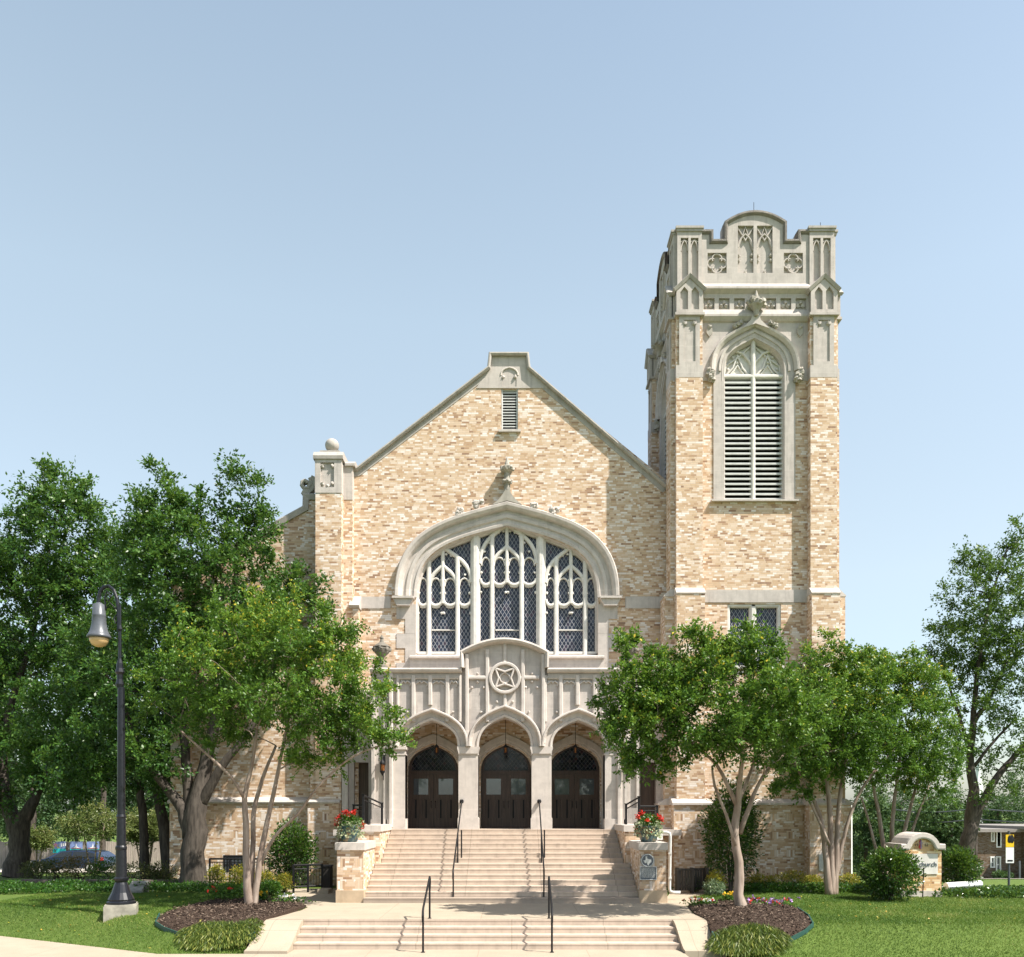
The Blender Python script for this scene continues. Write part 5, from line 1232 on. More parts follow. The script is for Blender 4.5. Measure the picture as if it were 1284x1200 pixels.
def m_glaze():
    t = NT('glazed_pot'); t.pr(t.ramp(t.noise(6, 4), [(.35, (.02, .05, .06)), (.5, (.06, .11, .11)), (.6, (.22, .15, .07)), (.75, (.35, .27, .16))]), .25, .5); return t.m
M['glaze'] = m_glaze()
pot(438.5, 'glazed pot of red geraniums on the left stair pedestal', 2); pot(813, 'glazed pot of red geraniums on the right stair pedestal', 5)
# ============================================================ trees and planting
def make_tree(name, label, cat, base, trunks, crown, n_cl, cl_r, tw, lf, size, mat, bark, seed, group=None, up=.45, tintb=0., floor=None, branch_r=.05, asp=.5, shell=.66, droop=.0, cull=None):
    """trunks: lists of (point, radius); crown: (centre, radii, weight) ellipsoids that the clumps fill"""
    rg = np.random.default_rng(seed); t = thing(name, label, cat, tuple(base), group)
    m = MB(); nodes = []; nr = []
    for T in trunks:
        pts = [Vector(p) for p, r in T]; rs = [r for p, r in T]; P, Q = [], []
        for i in range(len(pts)-1):
            k = max(2, int((pts[i+1]-pts[i]).length/.35))
            for j in range(k):
                f = j/k; a, b, c, d = pts[max(i-1, 0)], pts[i], pts[i+1], pts[min(i+2, len(pts)-1)]
                P.append(.5*((2*b)+(c-a)*f+(2*a-5*b+4*c-d)*f*f+(3*b-a-3*c+d)*f**3)); Q.append(rs[i]+(rs[i+1]-rs[i])*f)
        P.append(pts[-1]); Q.append(rs[-1])
        P = [p+Vector(rg.normal(size=3)*q*.10) if 0 < i < len(P)-1 else p for i, (p, q) in enumerate(zip(P, Q))]
        m.tube(P, Q, 11); h0 = P[0].z
        for i in range(len(P)):
            if i > len(P)*.35: nodes.append(np.array(P[i])); nr.append(Q[i])
    m.build('trunk', bark, t, smooth=True)
    # clumps
    wsum = sum(c[2] for c in crown); cl = []; ctr = []
    tot = np.array([np.array(c[0])*c[2] for c in crown]).sum(0)/wsum
    for c, r, w in crown:
        k = max(1, int(round(n_cl*w/wsum))); tries = 0; mine = []
        md = (4.19*r[0]*r[1]*r[2]/k)**(1/3)*.62
        while len(mine) < k and tries < 4000:
            tries += 1; d = rg.normal(size=3); d /= np.linalg.norm(d); q = (shell+(1-shell)*rg.random())**(1.0) if rg.random() < .75 else rg.random()**.5
            q *= 1+.13*rg.normal()
            p = np.array(c)+d*np.array(r)*q
            if cull is not None and not cull(p): continue
            if tries < 2500 and any(np.linalg.norm(p-z) < md for z in mine): continue
            mine.append(p); cl.append(p); ctr.append(np.array(c))
    cl = np.array(cl); ctr = np.array(ctr)
    order = np.argsort([min(np.linalg.norm(p-n) for n in nodes) for p in cl]); mb = MB()
    for i in order:
        p = cl[i]; N = np.array(nodes); dv = p-N; dist = np.linalg.norm(dv, axis=1)
        cost = dist+np.where(N[:, 2] > p[2]-.1*dist, .8*dist, 0)-.6*np.minimum(np.array(nr), .25)*2
        j = int(np.argmin(cost)); a = N[j]; r0 = min(nr[j]*.62, .012+branch_r*.30*dist[j]+.008); K = max(3, int(dist[j]/.4))
        side = rg.normal(size=3)*.10*dist[j]; pts = []; rr = []
        for k in range(K+1):
            f = k/K; q = a+(p-a)*f+side*math.sin(math.pi*f)+np.array([0, 0, .13*dist[j]*math.sin(math.pi*f)]); pts.append(Vector(q)); rr.append(r0*(1-f)+.007*f)
            if k: nodes.append(q); nr.append(rr[-1])
        mb.tube(pts, rr, 5, False)
    mb.build('branches', bark, t, smooth=True)
    # leaves along twigs that leave every clump
    n = len(cl); out = cl-ctr; out /= np.maximum(np.linalg.norm(out, axis=1, keepdims=True), 1e-6)
    sc = rg.uniform(.7, 1.3, n)
    tw_c = np.repeat(np.arange(n), tw); td = rg.normal(size=(n*tw, 3))+out[tw_c]*.55; td[:, 2] += up; td /= np.linalg.norm(td, axis=1, keepdims=True)
    tl = cl_r*sc[tw_c]*rg.uniform(.55, 1.25, n*tw)
    li = np.repeat(np.arange(n*tw), lf); f = rg.uniform(.12, 1, len(li)); pos = cl[tw_c[li]]+td[li]*(tl[li]*f)[:, None]+rg.normal(size=(len(li), 3))*(cl_r*.085)
    pos[:, 2] -= droop*(tl[li]*f)**2
    dr = td[li]*.8+rg.normal(size=(len(li), 3))*.7; dr[:, 2] -= .15
    S = size*rg.uniform(.65, 1.3, len(li))
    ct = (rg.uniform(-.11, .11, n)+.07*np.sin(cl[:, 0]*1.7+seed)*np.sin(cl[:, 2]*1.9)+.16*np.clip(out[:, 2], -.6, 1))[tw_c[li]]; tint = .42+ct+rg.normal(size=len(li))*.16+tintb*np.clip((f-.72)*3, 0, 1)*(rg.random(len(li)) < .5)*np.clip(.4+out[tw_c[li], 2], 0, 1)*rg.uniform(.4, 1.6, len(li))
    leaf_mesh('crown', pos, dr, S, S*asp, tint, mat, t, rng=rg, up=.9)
    return t
def T3(D, pts, dd=None):
    """trunk from (px, py, radius, depth offset)"""
    return [(P3(a, b, D+(q[0] if q else 0)), r) for a, b, r, *q in pts]
def E3(D, *es):
    k = D/F; return [(np.array(P3(a, b, D+dy)), (rx*k, ry_, rz*k), w) for a, b, rx, rz, dy, ry_, w in es]

# crape myrtle left
D = gp(314, 1137).y
make_tree('crape_myrtle', 'multi-stemmed crape myrtle with pale trunks in the left mulch bed', 'tree', gp(314, 1137),
    [T3(D, [(313, 1142, .17), (310, 1110, .125), (309, 1070, .11), (308, 1030, .095), (307, 1000, .085), (315, 965, .06), (322, 915, .045)]),
     T3(D, [(317, 1142, .13, .1), (323, 1100, .10, .1), (329, 1060, .09, .1), (335, 1030, .08, .15), (343, 995, .07, .2), (352, 950, .055, .3), (362, 900, .04, .3)]),
     T3(D, [(313, 1125, .09, .2), (317, 1070, .085, .25), (318, 1020, .075, .4), (330, 975, .06, .6), (346, 935, .04, .8)]),
     T3(D, [(327, 1085, .06, .1), (343, 1050, .05, 0), (372, 1022, .045, -.2), (400, 985, .035, -.4), (440, 950, .03, -.5), (490, 930, .02, -.6)]),
     T3(D, [(307, 1002, .06), (290, 975, .05, -.3), (262, 948, .04, -.5), (225, 915, .03, -.6)])],
    E3(D, (335, 850, 118, 88, 0, 2.9, 10), (262, 868, 70, 70, 0, 2.2, 4), (410, 880, 68, 66, -.2, 2.2, 4), (300, 800, 75, 48, 0, 2, 3), (455, 915, 42, 26, -.5, 1.0, 1.3), (488, 932, 28, 14, -.6, .5, .5), (470, 880, 26, 30, -.3, .8, .6), (390, 800, 55, 35, 0, 1.4, 1.6), (400, 955, 40, 14, -.3, .8, .5)),
    250, .50, 14, 22, .104, M['crape'], M['cbark'], 11, 'crape myrtles in front of the church', tintb=.46, asp=.55)
D = 25.7
make_tree('crape_myrtle', 'crape myrtle with a single pale trunk in the right mulch bed', 'tree', (X(928, D), D, .10),
    [T3(D, [(930, 1144, .22), (927, 1120, .155), (926, 1080, .135), (921, 1045, .12), (925, 1012, .11), (928, 980, .075, -.3), (931, 940, .055, -.7), (929, 895, .04, -1)]),
     T3(D, [(925, 1012, .085), (912, 985, .06, -.2), (898, 958, .05, -.3), (872, 935, .035, -.5), (840, 910, .025, -.6)]),
     T3(D, [(928, 1045, .08, .1), (940, 1010, .07, .2), (950, 985, .055, .2), (965, 962, .05, .2), (985, 945, .03, .2)]),
     T3(D, [(922, 1060, .05, -.1), (910, 1020, .045, -.2), (896, 985, .04, -.3), (893, 960, .03, -.3)]),
     T3(D, [(926, 1005, .06, .2), (944, 960, .045, .4), (955, 920, .03, .5)])],
    E3(D, (905, 885, 105, 66, -1.1, 2.1, 9), (975, 898, 60, 58, -0.9, 1.8, 3.4), (835, 900, 62, 56, -1.4, 1.5, 3), (800, 870, 40, 50, -1.4, 1.2, 1.5), (785, 925, 32, 38, -1.5, 1, 1), (920, 826, 62, 24, -1.1, 1.4, 1.3), (800, 812, 28, 16, -1.3, .6, .45), (872, 806, 20, 12, -1.1, .5, .3), (944, 800, 14, 12, -1.1, .5, .25), (815, 965, 30, 18, -1.4, .6, .5), (768, 885, 18, 12, -1.4, .4, .25)),
    250, .46, 14, 22, .104, M['crape'], M['cbark'], 23, 'crape myrtles in front of the church', tintb=.46, asp=.55)
D = gp(1043, 1122).y
make_tree('crape_myrtle', 'crape myrtle with a fan of brown stems near the tower corner', 'tree', gp(1043, 1122),
    [T3(D, [(1040, 1126, .16), (1036, 1080, .11), (1030, 1030, .085), (1012, 985, .06), (990, 950, .035)]),
     T3(D, [(1043, 1126, .16, .1), (1042, 1070, .11, .1), (1040, 1010, .09, .1), (1034, 960, .06, .1), (1028, 910, .04)]),
     T3(D, [(1046, 1126, .14, .2), (1049, 1070, .10, .2), (1052, 1010, .085, .2), (1060, 960, .055, .2), (1068, 905, .04)]),
     T3(D, [(1046, 1110, .10, .3), (1058, 1050, .07, .3), (1075, 1000, .055, .3), (1098, 965, .04, .3)]),
     T3(D, [(1040, 1060, .06, -.2), (1018, 1010, .045, -.3), (1003, 985, .03, -.4)])],
    E3(D, (1045, 895, 75, 78, 0, 2.5, 7), (1005, 925, 50, 55, -.2, 1.8, 2.5), (1090, 925, 52, 55, .2, 1.8, 2.5), (1030, 840, 40, 28, 0, 1.2, 1), (1075, 850, 36, 26, 0, 1.2, 1), (1000, 985, 36, 18, -.3, 1, .6)),
    205, .50, 14, 20, .11, M['crape'], M['cbark'], 31, 'crape myrtles in front of the church', tintb=.46, asp=.55)
D = 33.5
make_tree('crape_myrtle', 'crape myrtle with thin leaning stems behind the round bush and sign', 'tree', (X(1115, D), D, 0),
    [T3(D, [(1112, 1110, .12), (1106, 1050, .085), (1098, 1000, .065), (1085, 950, .04)]), T3(D, [(1116, 1110, .12, .1), (1118, 1050, .09, .1), (1122, 1000, .07, .1), (1130, 940, .045)]),
     T3(D, [(1119, 1110, .11, .2), (1132, 1050, .075, .2), (1145, 1000, .06, .2), (1155, 960, .04, .2)]), T3(D, [(1121, 1110, .10, .3), (1135, 1070, .06, .3), (1148, 1030, .05, .2), (1165, 985, .035, .2)]), T3(D, [(1110, 1110, .08, -.1), (1092, 1040, .05, -.2), (1080, 1000, .035, -.3)])],
    E3(D, (1120, 905, 66, 72, 0, 2.4, 6), (1160, 935, 44, 50, .2, 1.8, 2.2), (1085, 935, 40, 46, -.2, 1.6, 1.8), (1110, 845, 38, 28, 0, 1.2, 1), (1155, 865, 28, 26, 0, 1, .7), (1170, 985, 36, 18, 0, 1, .6)),
    180, .54, 14, 20, .112, M['crape'], M['cbark'], 37, 'crape myrtles in front of the church', tintb=.48, asp=.55)

# oaks at the left
D = 33.4
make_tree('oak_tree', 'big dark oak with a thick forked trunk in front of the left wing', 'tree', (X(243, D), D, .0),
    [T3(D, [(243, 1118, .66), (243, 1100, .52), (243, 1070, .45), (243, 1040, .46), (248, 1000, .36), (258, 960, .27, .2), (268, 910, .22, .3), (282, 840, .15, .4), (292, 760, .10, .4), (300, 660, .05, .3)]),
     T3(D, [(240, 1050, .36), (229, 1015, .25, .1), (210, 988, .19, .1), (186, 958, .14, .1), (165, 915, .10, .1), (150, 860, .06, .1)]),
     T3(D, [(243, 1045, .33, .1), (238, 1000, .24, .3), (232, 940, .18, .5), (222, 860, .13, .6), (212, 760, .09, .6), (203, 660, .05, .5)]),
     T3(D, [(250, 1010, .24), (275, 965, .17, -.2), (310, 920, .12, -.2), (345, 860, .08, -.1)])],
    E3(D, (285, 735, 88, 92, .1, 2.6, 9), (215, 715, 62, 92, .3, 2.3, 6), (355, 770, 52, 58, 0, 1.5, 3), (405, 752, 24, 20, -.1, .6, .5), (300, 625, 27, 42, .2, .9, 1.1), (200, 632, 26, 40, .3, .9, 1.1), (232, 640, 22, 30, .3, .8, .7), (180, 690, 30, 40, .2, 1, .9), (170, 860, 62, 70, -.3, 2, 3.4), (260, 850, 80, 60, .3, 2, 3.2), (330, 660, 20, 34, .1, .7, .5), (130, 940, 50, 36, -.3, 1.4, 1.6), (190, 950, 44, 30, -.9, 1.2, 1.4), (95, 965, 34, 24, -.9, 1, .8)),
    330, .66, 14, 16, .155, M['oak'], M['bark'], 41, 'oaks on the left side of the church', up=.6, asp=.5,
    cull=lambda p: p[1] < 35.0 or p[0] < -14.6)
D = 42
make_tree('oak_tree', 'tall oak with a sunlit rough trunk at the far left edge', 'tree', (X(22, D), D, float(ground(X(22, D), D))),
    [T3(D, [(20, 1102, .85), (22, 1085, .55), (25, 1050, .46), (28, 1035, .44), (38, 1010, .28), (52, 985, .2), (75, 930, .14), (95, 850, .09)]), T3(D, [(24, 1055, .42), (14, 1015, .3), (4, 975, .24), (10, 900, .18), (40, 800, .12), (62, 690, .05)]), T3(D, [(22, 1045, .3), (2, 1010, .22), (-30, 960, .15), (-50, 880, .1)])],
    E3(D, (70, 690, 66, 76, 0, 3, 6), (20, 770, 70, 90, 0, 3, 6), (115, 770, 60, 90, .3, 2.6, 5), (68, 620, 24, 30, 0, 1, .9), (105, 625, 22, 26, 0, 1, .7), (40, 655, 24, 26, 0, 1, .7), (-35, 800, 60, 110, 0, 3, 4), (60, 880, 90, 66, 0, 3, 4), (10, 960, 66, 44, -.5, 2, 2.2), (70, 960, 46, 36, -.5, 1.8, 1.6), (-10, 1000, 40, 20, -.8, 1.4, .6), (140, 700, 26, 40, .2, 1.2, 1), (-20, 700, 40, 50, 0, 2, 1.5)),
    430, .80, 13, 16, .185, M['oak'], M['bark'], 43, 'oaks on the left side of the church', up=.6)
D = 38
make_tree('oak_tree', 'slender dark oak with twin leaning trunks between the lamp and the big oak', 'tree', (X(192, D), D, float(ground(X(192, D), D))),
    [T3(D, [(183, 1102, .24), (181, 1060, .2), (178, 1010, .18), (172, 960, .14), (160, 880, .09)]), T3(D, [(212, 1102, .36, .4), (208, 1060, .27, .4), (203, 1020, .24, .4), (196, 970, .18, .4), (188, 890, .12, .4), (180, 790, .06, .4)])],
    E3(D, (165, 840, 80, 90, 0, 2.6, 6), (190, 740, 46, 80, .3, 1.8, 3), (100, 900, 60, 60, 0, 2.2, 3), (150, 960, 60, 30, 0, 1.5, 1.6), (205, 930, 40, 46, -.8, 1.4, 1.6), (95, 975, 40, 26, -.3, 1.4, 1), (215, 985, 26, 18, -.6, .9, .5)),
    250, .78, 12, 14, .18, M['oak'], M['bark'], 47, 'oaks on the left side of the church', up=.5)
# tree at the right edge
D = 45
make_tree('elm_tree', 'open crowned dark trunked tree leaning at the right edge', 'tree', (X(1209, D), D, float(ground(X(1209, D), D))),
    [T3(D, [(1206, 1112, .55), (1212, 1062, .40), (1219, 1030, .34), (1221, 990, .26), (1216, 955, .2), (1221, 900, .15), (1226, 840, .11), (1240, 760, .07), (1262, 690, .04)]), T3(D, [(1219, 1036, .28), (1233, 1005, .22), (1250, 975, .18), (1275, 945, .14), (1310, 910, .1)]), T3(D, [(1222, 905, .12), (1238, 880, .09), (1262, 830, .07), (1280, 790, .04)]), T3(D, [(1217, 950, .13), (1205, 905, .09), (1190, 860, .06), (1180, 830, .04)]), T3(D, [(1222, 960, .1), (1246, 930, .07), (1275, 900, .05)])],
    E3(D, (1235, 755, 50, 68, 0, 2.2, 4), (1205, 815, 40, 42, 0, 1.8, 2.4), (1275, 750, 40, 78, .3, 2, 3), (1175, 845, 32, 26, 0, 1.2, 1.1), (1262, 850, 46, 50, 0, 2, 2.6), (1215, 895, 46, 42, -.2, 1.8, 1.8), (1278, 935, 44, 36, 0, 1.8, 1.5), (1222, 692, 16, 18, 0, .7, .35), (1282, 670, 12, 24, 0, .7, .35), (1180, 945, 34, 28, 0, 1.4, .9), (1320, 820, 50, 100, 0, 2, 3), (1250, 1000, 40, 16, 0, 1.4, .4)),
    300, .70, 11, 15, .155, M['elm'], M['bark'], 53, up=.4, branch_r=.06)

# background trees
def bg_tree(px, D, ptop, pbot, rpx, seed, label, mat, grp, n=70, lf=11, size=.3, name='tree', trunk_r=.2, bark=None, cl=None):
    k = D/F; x = X(px, D); g = float(ground(x, D)); rg = np.random.default_rng(seed); zt, zb = Z(ptop, D), Z(pbot, D); rr = rpx*k; cz = (zt+zb)/2; rz = (zt-zb)/2
    es = [(np.array((x, D, cz)), (rr*.8, rr*.8, rz*.9), 3)]
    for i in range(4):
        a = rg.uniform(0, 6.28); es.append((np.array((x+rr*.45*math.cos(a), D+rr*.4*math.sin(a), cz+rz*rg.uniform(-.45, .5))), (rr*.5, rr*.5, rz*.5), 1))
    tr = [[(Vector((x, D, g-.2)), trunk_r*1.3), (Vector((x+.1, D, g+(cz-g)*.5)), trunk_r), (Vector((x-.1, D, cz)), trunk_r*.6), (Vector((x, D, cz+rz*.5)), trunk_r*.25)]]
    make_tree(name, label, 'tree', (x, D, g), tr, es, n, cl or rr*.30, 10, lf, size, mat, bark or M['bark'], seed, grp, up=.3)
GR = 'trees beyond the lawn on the right'; GL_ = 'trees beyond the parking lot on the left'
for i, a in enumerate((
    (1085, 70, 985, 1098, 40, 'dark tree behind the sign, left of the utility cables'), (1130, 84, 975, 1100, 46, 'dense dark tree directly above the brick sign'), (1178, 66, 990, 1092, 34, 'rounded tree behind the right round bush'),
    (1190, 96, 985, 1095, 40, 'tree right behind the leaning trunk, under the cables'), (1252, 98, 990, 1065, 36, 'tree rising over the roof of the brown house'), (1290, 104, 960, 1070, 44, 'tall tree at the right edge behind the brown house'),
    (1062, 92, 1000, 1098, 34, 'dark tree seen past the tower corner beside the white pole'), (1155, 110, 990, 1090, 44, 'far tree in the gap above the sign and the round bush'))):
    bg_tree(a[0], a[1], a[2], a[3], a[4], 100+i, a[5], M['far'], GR, 80, 12, .26)
for i, a in enumerate((
    (20, 84, 950, 1062, 56, 'tree over the fence behind the far left oak'), (95, 88, 930, 1062, 54, 'pale green tree over the fence behind the banners'), (160, 82, 940, 1068, 46, 'tree over the fence right of the lamp post'),
    (205, 78, 960, 1085, 36, 'tree over the fence just left of the big oak trunk'), (60, 104, 900, 1040, 70, 'tall far tree above the parked car'), (135, 106, 900, 1040, 66, 'tall far tree behind the lamp post'), (-25, 90, 920, 1062, 60, 'tree over the fence at the far left edge'), (40, 62, 730, 1000, 74, 'tall green tree behind the crown of the far left oak'), (128, 66, 760, 1000, 62, 'tall green tree behind the street lamp'), (-30, 60, 760, 1010, 60, 'tall green tree cut by the left picture edge'), (215, 100, 900, 1050, 56, 'tall far tree behind the twin trunks'))):
    bg_tree(a[0], a[1], a[2], a[3], a[4], 130+i, a[5], M['far'] if a[1] > 70 else M['oak'], GL_, 100, 12, .30)
def small_crape(px, D, ptop, pbot, rpx, seed, label):
    k = D/F; x = X(px, D); g = float(ground(x, D)); c = np.array((x, D, (Z(ptop, D)+Z(pbot, D))/2)); rz = (Z(ptop, D)-Z(pbot, D))/2; r = rpx*k
    tr = [[(Vector((x+dx*.2, D+dy, g-.1)), .07), (Vector((x+dx*.5, D+dy, g+.8)), .05), (Vector((x+dx, D+dy*2, c[2])), .03)] for dx, dy in ((-.7, 0), (.05, .1), (.7, -.1), (.35, .2))]
    make_tree('small_crape_myrtle', label, 'tree', (x, D, g), tr, [(c, (r, r*.8, rz), 4), (c+np.array((r*.5, 0, -rz*.3)), (r*.55, r*.5, rz*.6), 1), (c-np.array((r*.5, 0, rz*.2)), (r*.5, r*.5, rz*.6), 1)], 90, .5, 9, 12, .13, M['abelia2'], M['cbark'], seed, 'small crape myrtles by the parking lot', up=.4)
M['abelia2'] = m_leaf('young_crape_leaf', G((0, (.07, .11, .03)), (.5, (.14, .18, .05)), (1, (.30, .27, .09))))
small_crape(118, 50, 1014, 1053, 40, 201, 'small yellow green crape myrtle in front of the parked car'); small_crape(44, 52, 1040, 1062, 20, 202, 'smallest crape myrtle, left of the banners'); small_crape(182, 52, 1020, 1056, 22, 203, 'small crape myrtle between the lamp post and the twin trunks')

# trees added out of view across the street, for the door panes to mirror
for i, (x, y, h, r, lab) in enumerate(((-15, -22, 13, 5, 'unseen street tree added across the road, mirrored in the left church door'), (4, -30, 8, 4, 'low unseen street tree added across the road, mirrored in the middle church door'), (14, -20, 13, 5, 'unseen street tree added across the road, mirrored in the right church door'))):
    make_tree('added_street_tree', lab, 'tree', (x, y, -.3), [[(Vector((x, y, -.4)), .3), (Vector((x, y, h*.4)), .22), (Vector((x, y, h*.8)), .06)]], [(np.array((x, y, h*.62)), (r, r, h*.38), 1)], 70, 1.3, 9, 11, .32, M['far'], M['bark'], 500+i, 'street trees added out of view across the road')
# shrubs
def shrub(name, label, px, py, D, rpx, hpx, mat, seed, n=2600, size=.10, asp=.55, cat='shrub', group=None, ry=None, shell=.6, pts=0, base=None):
    """px, py: foot of the shrub in the survey; rpx, hpx: half width and height there"""
    k = D/F; x = X(px, D); g = float(ground(x, D)) if base is None else base; rx, h = rpx*k, hpx*k; ry = ry or rx
    t = thing(name, label, cat, (x, D, g), group); rg = np.random.default_rng(seed)
    # lumps on a rounded body
    nl = 46; u = unit(rg, nl, .25); lc = u*np.array([rx*.72, ry*.72, h*.36])*rg.uniform(.75, 1.05, (nl, 1))+np.array([x, D, g+h*.48])
    li = rg.integers(0, nl, n); d = unit(rg, n, .15); rad = np.array([rx*.33, ry*.33, h*.19]); pos = lc[li]+d*rad*rg.uniform(.5, 1.1, (n, 1)); pos[:, 2] = np.maximum(pos[:, 2], g+.02)
    dr = d+u[li]*.6+rg.normal(size=(n, 3))*.55; S = size*rg.uniform(.6, 1.3, n)
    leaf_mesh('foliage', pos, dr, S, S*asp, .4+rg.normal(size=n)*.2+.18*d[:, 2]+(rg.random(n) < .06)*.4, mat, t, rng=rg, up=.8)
    m = MB()
    for i in range(7): m.tube([(x+rg.uniform(-.1, .1), D+rg.uniform(-.1, .1), g-.05), (x+rg.uniform(-.2, .2)*rx, D, g+h*.25), tuple(lc[i*5])], [.03, .022, .008], 5)
    m.build('stems', M['bark'], t); return t
def foot(py): return None
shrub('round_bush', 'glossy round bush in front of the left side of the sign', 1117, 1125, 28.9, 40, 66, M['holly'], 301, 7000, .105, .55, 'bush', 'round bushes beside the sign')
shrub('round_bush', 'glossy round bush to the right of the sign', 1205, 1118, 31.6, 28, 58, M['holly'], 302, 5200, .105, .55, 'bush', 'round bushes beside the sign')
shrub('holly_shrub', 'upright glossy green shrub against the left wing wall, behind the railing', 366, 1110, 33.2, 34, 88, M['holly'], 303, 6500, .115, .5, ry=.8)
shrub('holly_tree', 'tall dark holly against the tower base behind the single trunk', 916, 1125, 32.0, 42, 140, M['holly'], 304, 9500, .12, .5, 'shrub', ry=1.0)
YS_ = 'golden shrubs along the church base'
for i, (px, py, D, r, h, lab) in enumerate(((272, 1112, 32.6, 13, 32, 'golden shrub beside the big oak trunk'), (299, 1112, 32.4, 14, 34, 'golden shrub below the basement window'), (330, 1113, 31.9, 17, 28, 'golden shrub behind the pale trunks'), (357, 1118, 31.4, 12, 25, 'golden shrub against the black railing on the left'),
    (992, 1118, 32.6, 34, 24, 'wide golden shrub at the foot of the tower wall'), (953, 1118, 32.6, 18, 22, 'golden shrub right of the single pale trunk'), (1064, 1118, 32.4, 17, 22, 'golden shrub right of the brown stems'), (1018, 1116, 32.8, 14, 18, 'small golden shrub left of the brown stems'))):
    shrub('golden_shrub', lab, px, py, D, r, h, M['abelia'], 310+i, 1500, .07, .6, group=YS_, ry=.5)
for i, (px, D, r, h, lab, mt) in enumerate(((337, 30.2, 16, 20, 'dark green round shrub behind the pale trunks', 'ivy'), (285, 29.5, 22, 18, 'low green shrub at the back of the left mulch bed', 'ivy'), (895, 30.6, 13, 20, 'bluish leafed small shrub left of the single trunk', 'silver2'), (897, 30.9, 11, 30, 'bright yellow green small shrub left of the single trunk', 'abelia'), (870, 32, 10, 20, 'dark small shrub behind the wooden gate', 'ivy'),
    (170, 34.6, 40, 30, 'olive shrub behind the marker stone', 'russet2'), (205, 34.8, 22, 30, 'shrub at the foot of the twin trunks', 'russet2'), (100, 36.0, 34, 34, 'russet shrub in front of the parked car', 'russet'), (70, 36.4, 30, 30, 'olive shrub in front of the car bonnet', 'russet2'), (133, 35.6, 30, 34, 'dark shrub left of the lamp post', 'ivy'), (45, 36.8, 22, 26, 'small shrub beside the far left trunk', 'russet2'))):
    shrub('low_shrub', lab, px, 0, D, r, h, M[mt] if mt in M else M.setdefault(mt, m_leaf(mt+'_leaf', G((0, (.09, .15, .09)), (.5, (.2, .28, .17)), (1, (.4, .45, .3))) if mt == 'silver2' else G((0, (.03, .05, .015)), (.5, (.075, .085, .03)), (1, (.18, .16, .06))))), 330+i, 1800, .08, .5, ry=.7)
shrub('house_bush', 'small clipped bush in front of the brown house', 1252, 0, 73, 8, 11, M['far'], 360, 500, .16)
shrub('house_bush', 'second clipped bush, right of the first, in front of the brown house', 1263, 0, 73.4, 7, 10, M['far'], 361, 500, .16)

# mulch beds, edging, liriope and flowers
BL = outl([(195, 1161), (198, 1152), (212, 1143), (235, 1137), (262, 1131), (300, 1127), (335, 1124), (341, 1128), (350, 1131), (372, 1135), (384, 1138.5), (376, 1142), (345, 1151), (334, 1153.5), (325, 1166), (318, 1176), (300, 1181), (262, 1182), (232, 1177), (206, 1169)])
BR = outl([(884, 1153), (870, 1146), (862, 1137), (881, 1132), (908, 1130), (940, 1127), (975, 1133), (1000, 1143), (1014, 1153), (1019, 1163), (1010, 1173), (990, 1181), (960, 1189), (925, 1193), (905, 1192), (893, 1172)])
def mound(x, y): return float(ground(x, y))+.13*math.exp(-((abs(x)-7.3)**2/2.2+(y-25.6)**2/2.5))
sheet('mulch_bed', BL, M['mulch'], .05, .12, .22, .03, zf=mound); sheet('mulch_bed', BR, M['mulch'], .05, .12, .22, .03, zf=mound)
def pin(poly, x, y):
    c = np.zeros(len(x), bool); n = len(poly)
    for i in range(n):
        (ax, ay), (bx, by) = poly[i], poly[i-1]
        with np.errstate(divide='ignore', invalid='ignore'): c ^= ((ay > y) != (by > y)) & (x < (bx-ax)*(y-ay)/(by-ay)+ax)
    return c
def scatter(poly, n, rg):
    P = np.array(poly); lo, hi = P.min(0), P.max(0); out = np.zeros((0, 2))
    while len(out) < n:
        q = rg.uniform(lo, hi, (n*2, 2)); out = np.concatenate([out, q[pin(poly, q[:, 0], q[:, 1])]])
    return out[:n]
rg = np.random.default_rng(77); cs = []
for b in (BL, BR):
    q = scatter(b, 5200, rg); cs.append(np.column_stack([q, np.array([mound(a, b) for a, b in q])+.06+rg.uniform(-.01, .03, len(q))]))
cs = np.concatenate(cs); dr = rg.normal(size=cs.shape)*np.array([1, 1, .3])
leaf_mesh('wood_chips', cs, dr, rg.uniform(.04, .12, len(cs)), .03, rg.uniform(0, 1, len(cs)), M['chip'], None, 'stuff', rg, up=1.2)
def edging(label, pts):
    o = outl(pts); m = MB(); n = len(o)
    for i in range(n-1):
        (ax, ay), (bx, by) = o[i], o[i+1]; za, zb = float(ground(ax, ay)), float(ground(bx, by)); dx, dy = bx-ax, by-ay; l = math.hypot(dx, dy); nx, ny = -dy/l*.018, dx/l*.018
        m.add([(ax-nx, ay-ny, za-.1), (bx-nx, by-ny, zb-.1), (bx+nx, by+ny, zb-.1), (ax+nx, ay+ny, za-.1), (ax-nx, ay-ny, za+.12), (bx-nx, by-ny, zb+.12), (bx+nx, by+ny, zb+.12), (ax+nx, ay+ny, za+.12)], [(0, 1, 5, 4), (2, 3, 7, 6), (4, 5, 6, 7), (1, 2, 6, 5), (3, 0, 4, 7)])
    tag(m.build('bed_edging', M['edging']), label, 'edging')
edging('dark green plastic edging round the left mulch bed', [(200, 1150), (195, 1161), (206, 1169.5), (232, 1178), (262, 1183), (300, 1182), (320, 1175)])
edging('dark green plastic edging round the right mulch bed', [(1000, 1142), (1014, 1152), (1019.5, 1163), (1010, 1174), (990, 1182), (960, 1190), (925, 1194), (905, 1193), (893, 1174)])
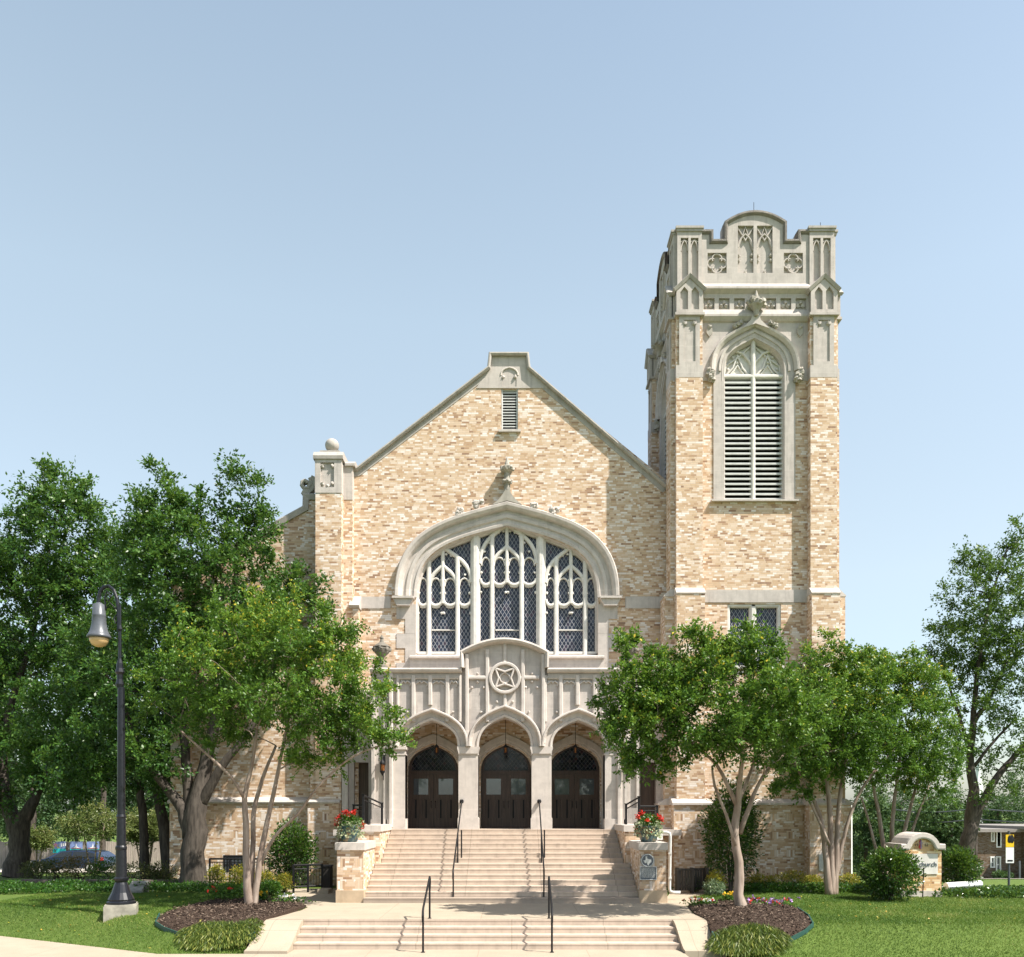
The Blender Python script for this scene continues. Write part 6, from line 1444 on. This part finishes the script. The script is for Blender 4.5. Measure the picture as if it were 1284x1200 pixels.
def liriope(label, px, py, rx, ry, h, seed, n=3400):
    c = gp(px, py); rg = np.random.default_rng(seed); t = thing('liriope_clump', label, 'grass clump', tuple(c)); k = c.y/F
    a = rg.uniform(0, 6.28, n); q = np.sqrt(rg.random(n)); cx = c.x+rx*k*q*np.cos(a); cy = c.y+ry*q*np.sin(a); z = ground(cx, cy)+.04
    dx = rg.normal(size=(n, 3))*np.array([.5, .5, .12]); dx[:, 0] += .55*q*np.cos(a); dx[:, 1] += .55*q*np.sin(a); dx[:, 2] = np.abs(dx[:, 2])+.62
    b = np.column_stack([cx, cy, z]); d = dx/np.linalg.norm(dx, axis=1, keepdims=True); L = h*rg.uniform(.6, 1.15, n)*(1-.3*q)
    tip = b+d*L[:, None]*.62; d2 = d.copy(); d2[:, 2] -= 1.25; tt = rg.uniform(0, 1, n)*.8
    P = np.concatenate([b, tip-d*.02]); DD = np.concatenate([d, d2]); LL = np.concatenate([L*.68, L*.55])
    leaf_mesh('blades', P, DD, LL, .022, np.concatenate([tt*.7, tt+.15]), M['lily'], t, rng=rg)
liriope('grassy liriope clump at the front of the left mulch bed', 268, 1178, 42, .5, .38, 401); liriope('grassy liriope clump at the front of the right mulch bed', 940, 1185, 46, .55, .42, 402)
liriope('small straggly liriope tuft by the left wing slab', 309, 1173, 16, .5, .32, 403, 700)
def flowers(name, label, px, py, n, spread, mats, seed, h=.2):
    c = gp(px, py); rg = np.random.default_rng(seed); t = thing(name, label, 'flowers', tuple(c)); k = 300
    b = np.column_stack([c.x+rg.normal(size=k)*spread, c.y+rg.normal(size=k)*spread*.6, c.z+rg.uniform(.03, h, k)]); leaf_mesh('leaves', b, unit(rg, k, .5), .09, .05, rg.uniform(.2, 1, k), M['ivy'], t, rng=rg)
    for m_ in mats:
        f = np.column_stack([c.x+rg.normal(size=n)*spread, c.y-.05+rg.normal(size=n)*spread*.6, c.z+h+rg.uniform(-.02, .08, n)]); p = np.repeat(f, 7, 0)+rg.normal(size=(n*7, 3))*.02; dd = unit(rg, n*7); leaf_mesh('blooms', p, dd, .06, .055, rg.uniform(0, 1, n*7), M[m_], t, rng=rg)
flowers('pansy_patch', 'purple and red pansies in the right mulch bed beside the trunk', 966, 1138, 12, .42, ('violet', 'violet', 'red'), 411)
flowers('pansy_patch', 'yellow flowers at the foot of the single pale trunk', 914, 1132, 7, .16, ('yellowf',), 412, .25); flowers('pansy_patch', 'yellow flowers at the foot of the multi-stemmed trunk', 325, 1131, 8, .16, ('yellowf',), 413, .28)
flowers('pansy_patch', 'white and red flowers at the left tip of the right mulch bed', 880, 1138, 8, .25, ('whitef', 'red'), 414, .22); flowers('pansy_patch', 'white flowers at the right tip of the left mulch bed', 362, 1134, 8, .3, ('whitef',), 415, .22)
flowers('rose_bush', 'low dark bush with a few red roses behind the left mulch bed', 288, 1130, 7, .35, ('red',), 416, .4)

# ground cover beds and grass
IV = outl([(-60, 1126), (-20, 1123), (60, 1121), (160, 1119.5), (250, 1121), (300, 1124)])+[(-9.9, 31.9), (-10.3, 33.9), (-15, 33.8), (-30, 33.8)]
rg = np.random.default_rng(91); q = scatter(IV, 26000, rg); z = ground(q[:, 0], q[:, 1])+.05+.30*rg.random(len(q))*np.clip((q[:, 1]-29)/1.2, .25, 1)*(.65+.5*np.sin(q[:, 0]*1.7)*np.sin(q[:, 1]*2.1+q[:, 0]))
leaf_mesh('ground_cover', np.column_stack([q, z]), unit(rg, len(q), .3), rg.uniform(.06, .13, len(q)), .06, .35+rg.normal(size=len(q))*.22, M['ivy'], None, 'stuff', rg, up=1.0)
FB = [(X(1165, 30), 29.7), (X(1200, 30), 29.4), (X(1290, 30), 29.3), (X(1330, 31), 30), (X(1330, 33), 32), (X(1235, 32), 31.6), (X(1170, 31), 31)]
q = scatter(FB, 5200, rg); leaf_mesh('flower_bed_plants', np.column_stack([q, ground(q[:, 0], q[:, 1])+rg.uniform(0, .28, len(q))]), unit(rg, len(q), .6), .10, .06, .45+rg.normal(size=len(q))*.25, M['lilyg'] if 'lilyg' in M else M['holly'], None, 'stuff', rg)
GC = [(X(930, 32), 31.5), (X(1030, 32), 31.3), (X(1100, 32), 31.2), (X(1100, 33), 32.6), (X(930, 33), 32.6)]
q = scatter(GC, 5000, rg); leaf_mesh('ground_cover', np.column_stack([q, ground(q[:, 0], q[:, 1])+rg.uniform(0, .32, len(q))]), unit(rg, len(q), .5), .09, .05, .35+rg.normal(size=len(q))*.2, M['ivy'], None, 'stuff', rg)
def grass():
    rg = np.random.default_rng(5); N = 430000
    x = np.where(rg.random(N) < .5, rg.uniform(-17.5, -4, N), rg.uniform(4.6, 21, N)); y = 21.0+(rg.random(N)**1.25)*11.5
    ok = (y > front_edge(x)+.05) & ~((x > -7.12) & (x < 5.68) & (y < 24)) & ~pin(BL, x, y) & ~pin(BR, x, y) & ~pin(landing, x, y) & ~pin(IV, x, y) & ~pin(FB, x, y)
    ok &= np.abs(x*F/y) < 680
    x, y = x[ok], y[ok]; n = len(x); z = ground(x, y)-.01; d = rg.normal(size=(n, 3))*np.array([.55, .55, .2]); d[:, 2] = np.abs(d[:, 2])+.75
    # clumping and mower stripes are how the turf grows
    pt = .14*np.sin(x*.55+1.1*np.sin(y*.8))+.10*np.sin(x*1.3+y*.7)+.10*np.sin(x*3.1-y*2.3)+.10*np.sin(y*2.6+.5*x)
    t = .45+pt+rg.normal(size=n)*.2+(rg.random(n) < .08)*.4
    leaf_mesh('grass', np.column_stack([x, y, z]), d, rg.uniform(.04, .085, n), .012+0*x, t, M['grass'], None, 'stuff', rg)
grass()
rg = np.random.default_rng(17); n = 260
x = np.where(rg.random(n) < .5, rg.uniform(-16, -7, n), rg.uniform(6, 19, n)); y = rg.uniform(22.3, 30, n); ok = y > front_edge(x)+.3; x, y = x[ok], y[ok]
leaf_mesh('fallen_leaves', np.column_stack([x, y, ground(x, y)+.045]), rg.normal(size=(len(x), 3))*np.array([1, 1, .15]), rg.uniform(.05, .10, len(x)), .05, rg.uniform(.5, 1, len(x)), M['abelia'], None, 'stuff', rg, up=1.5)
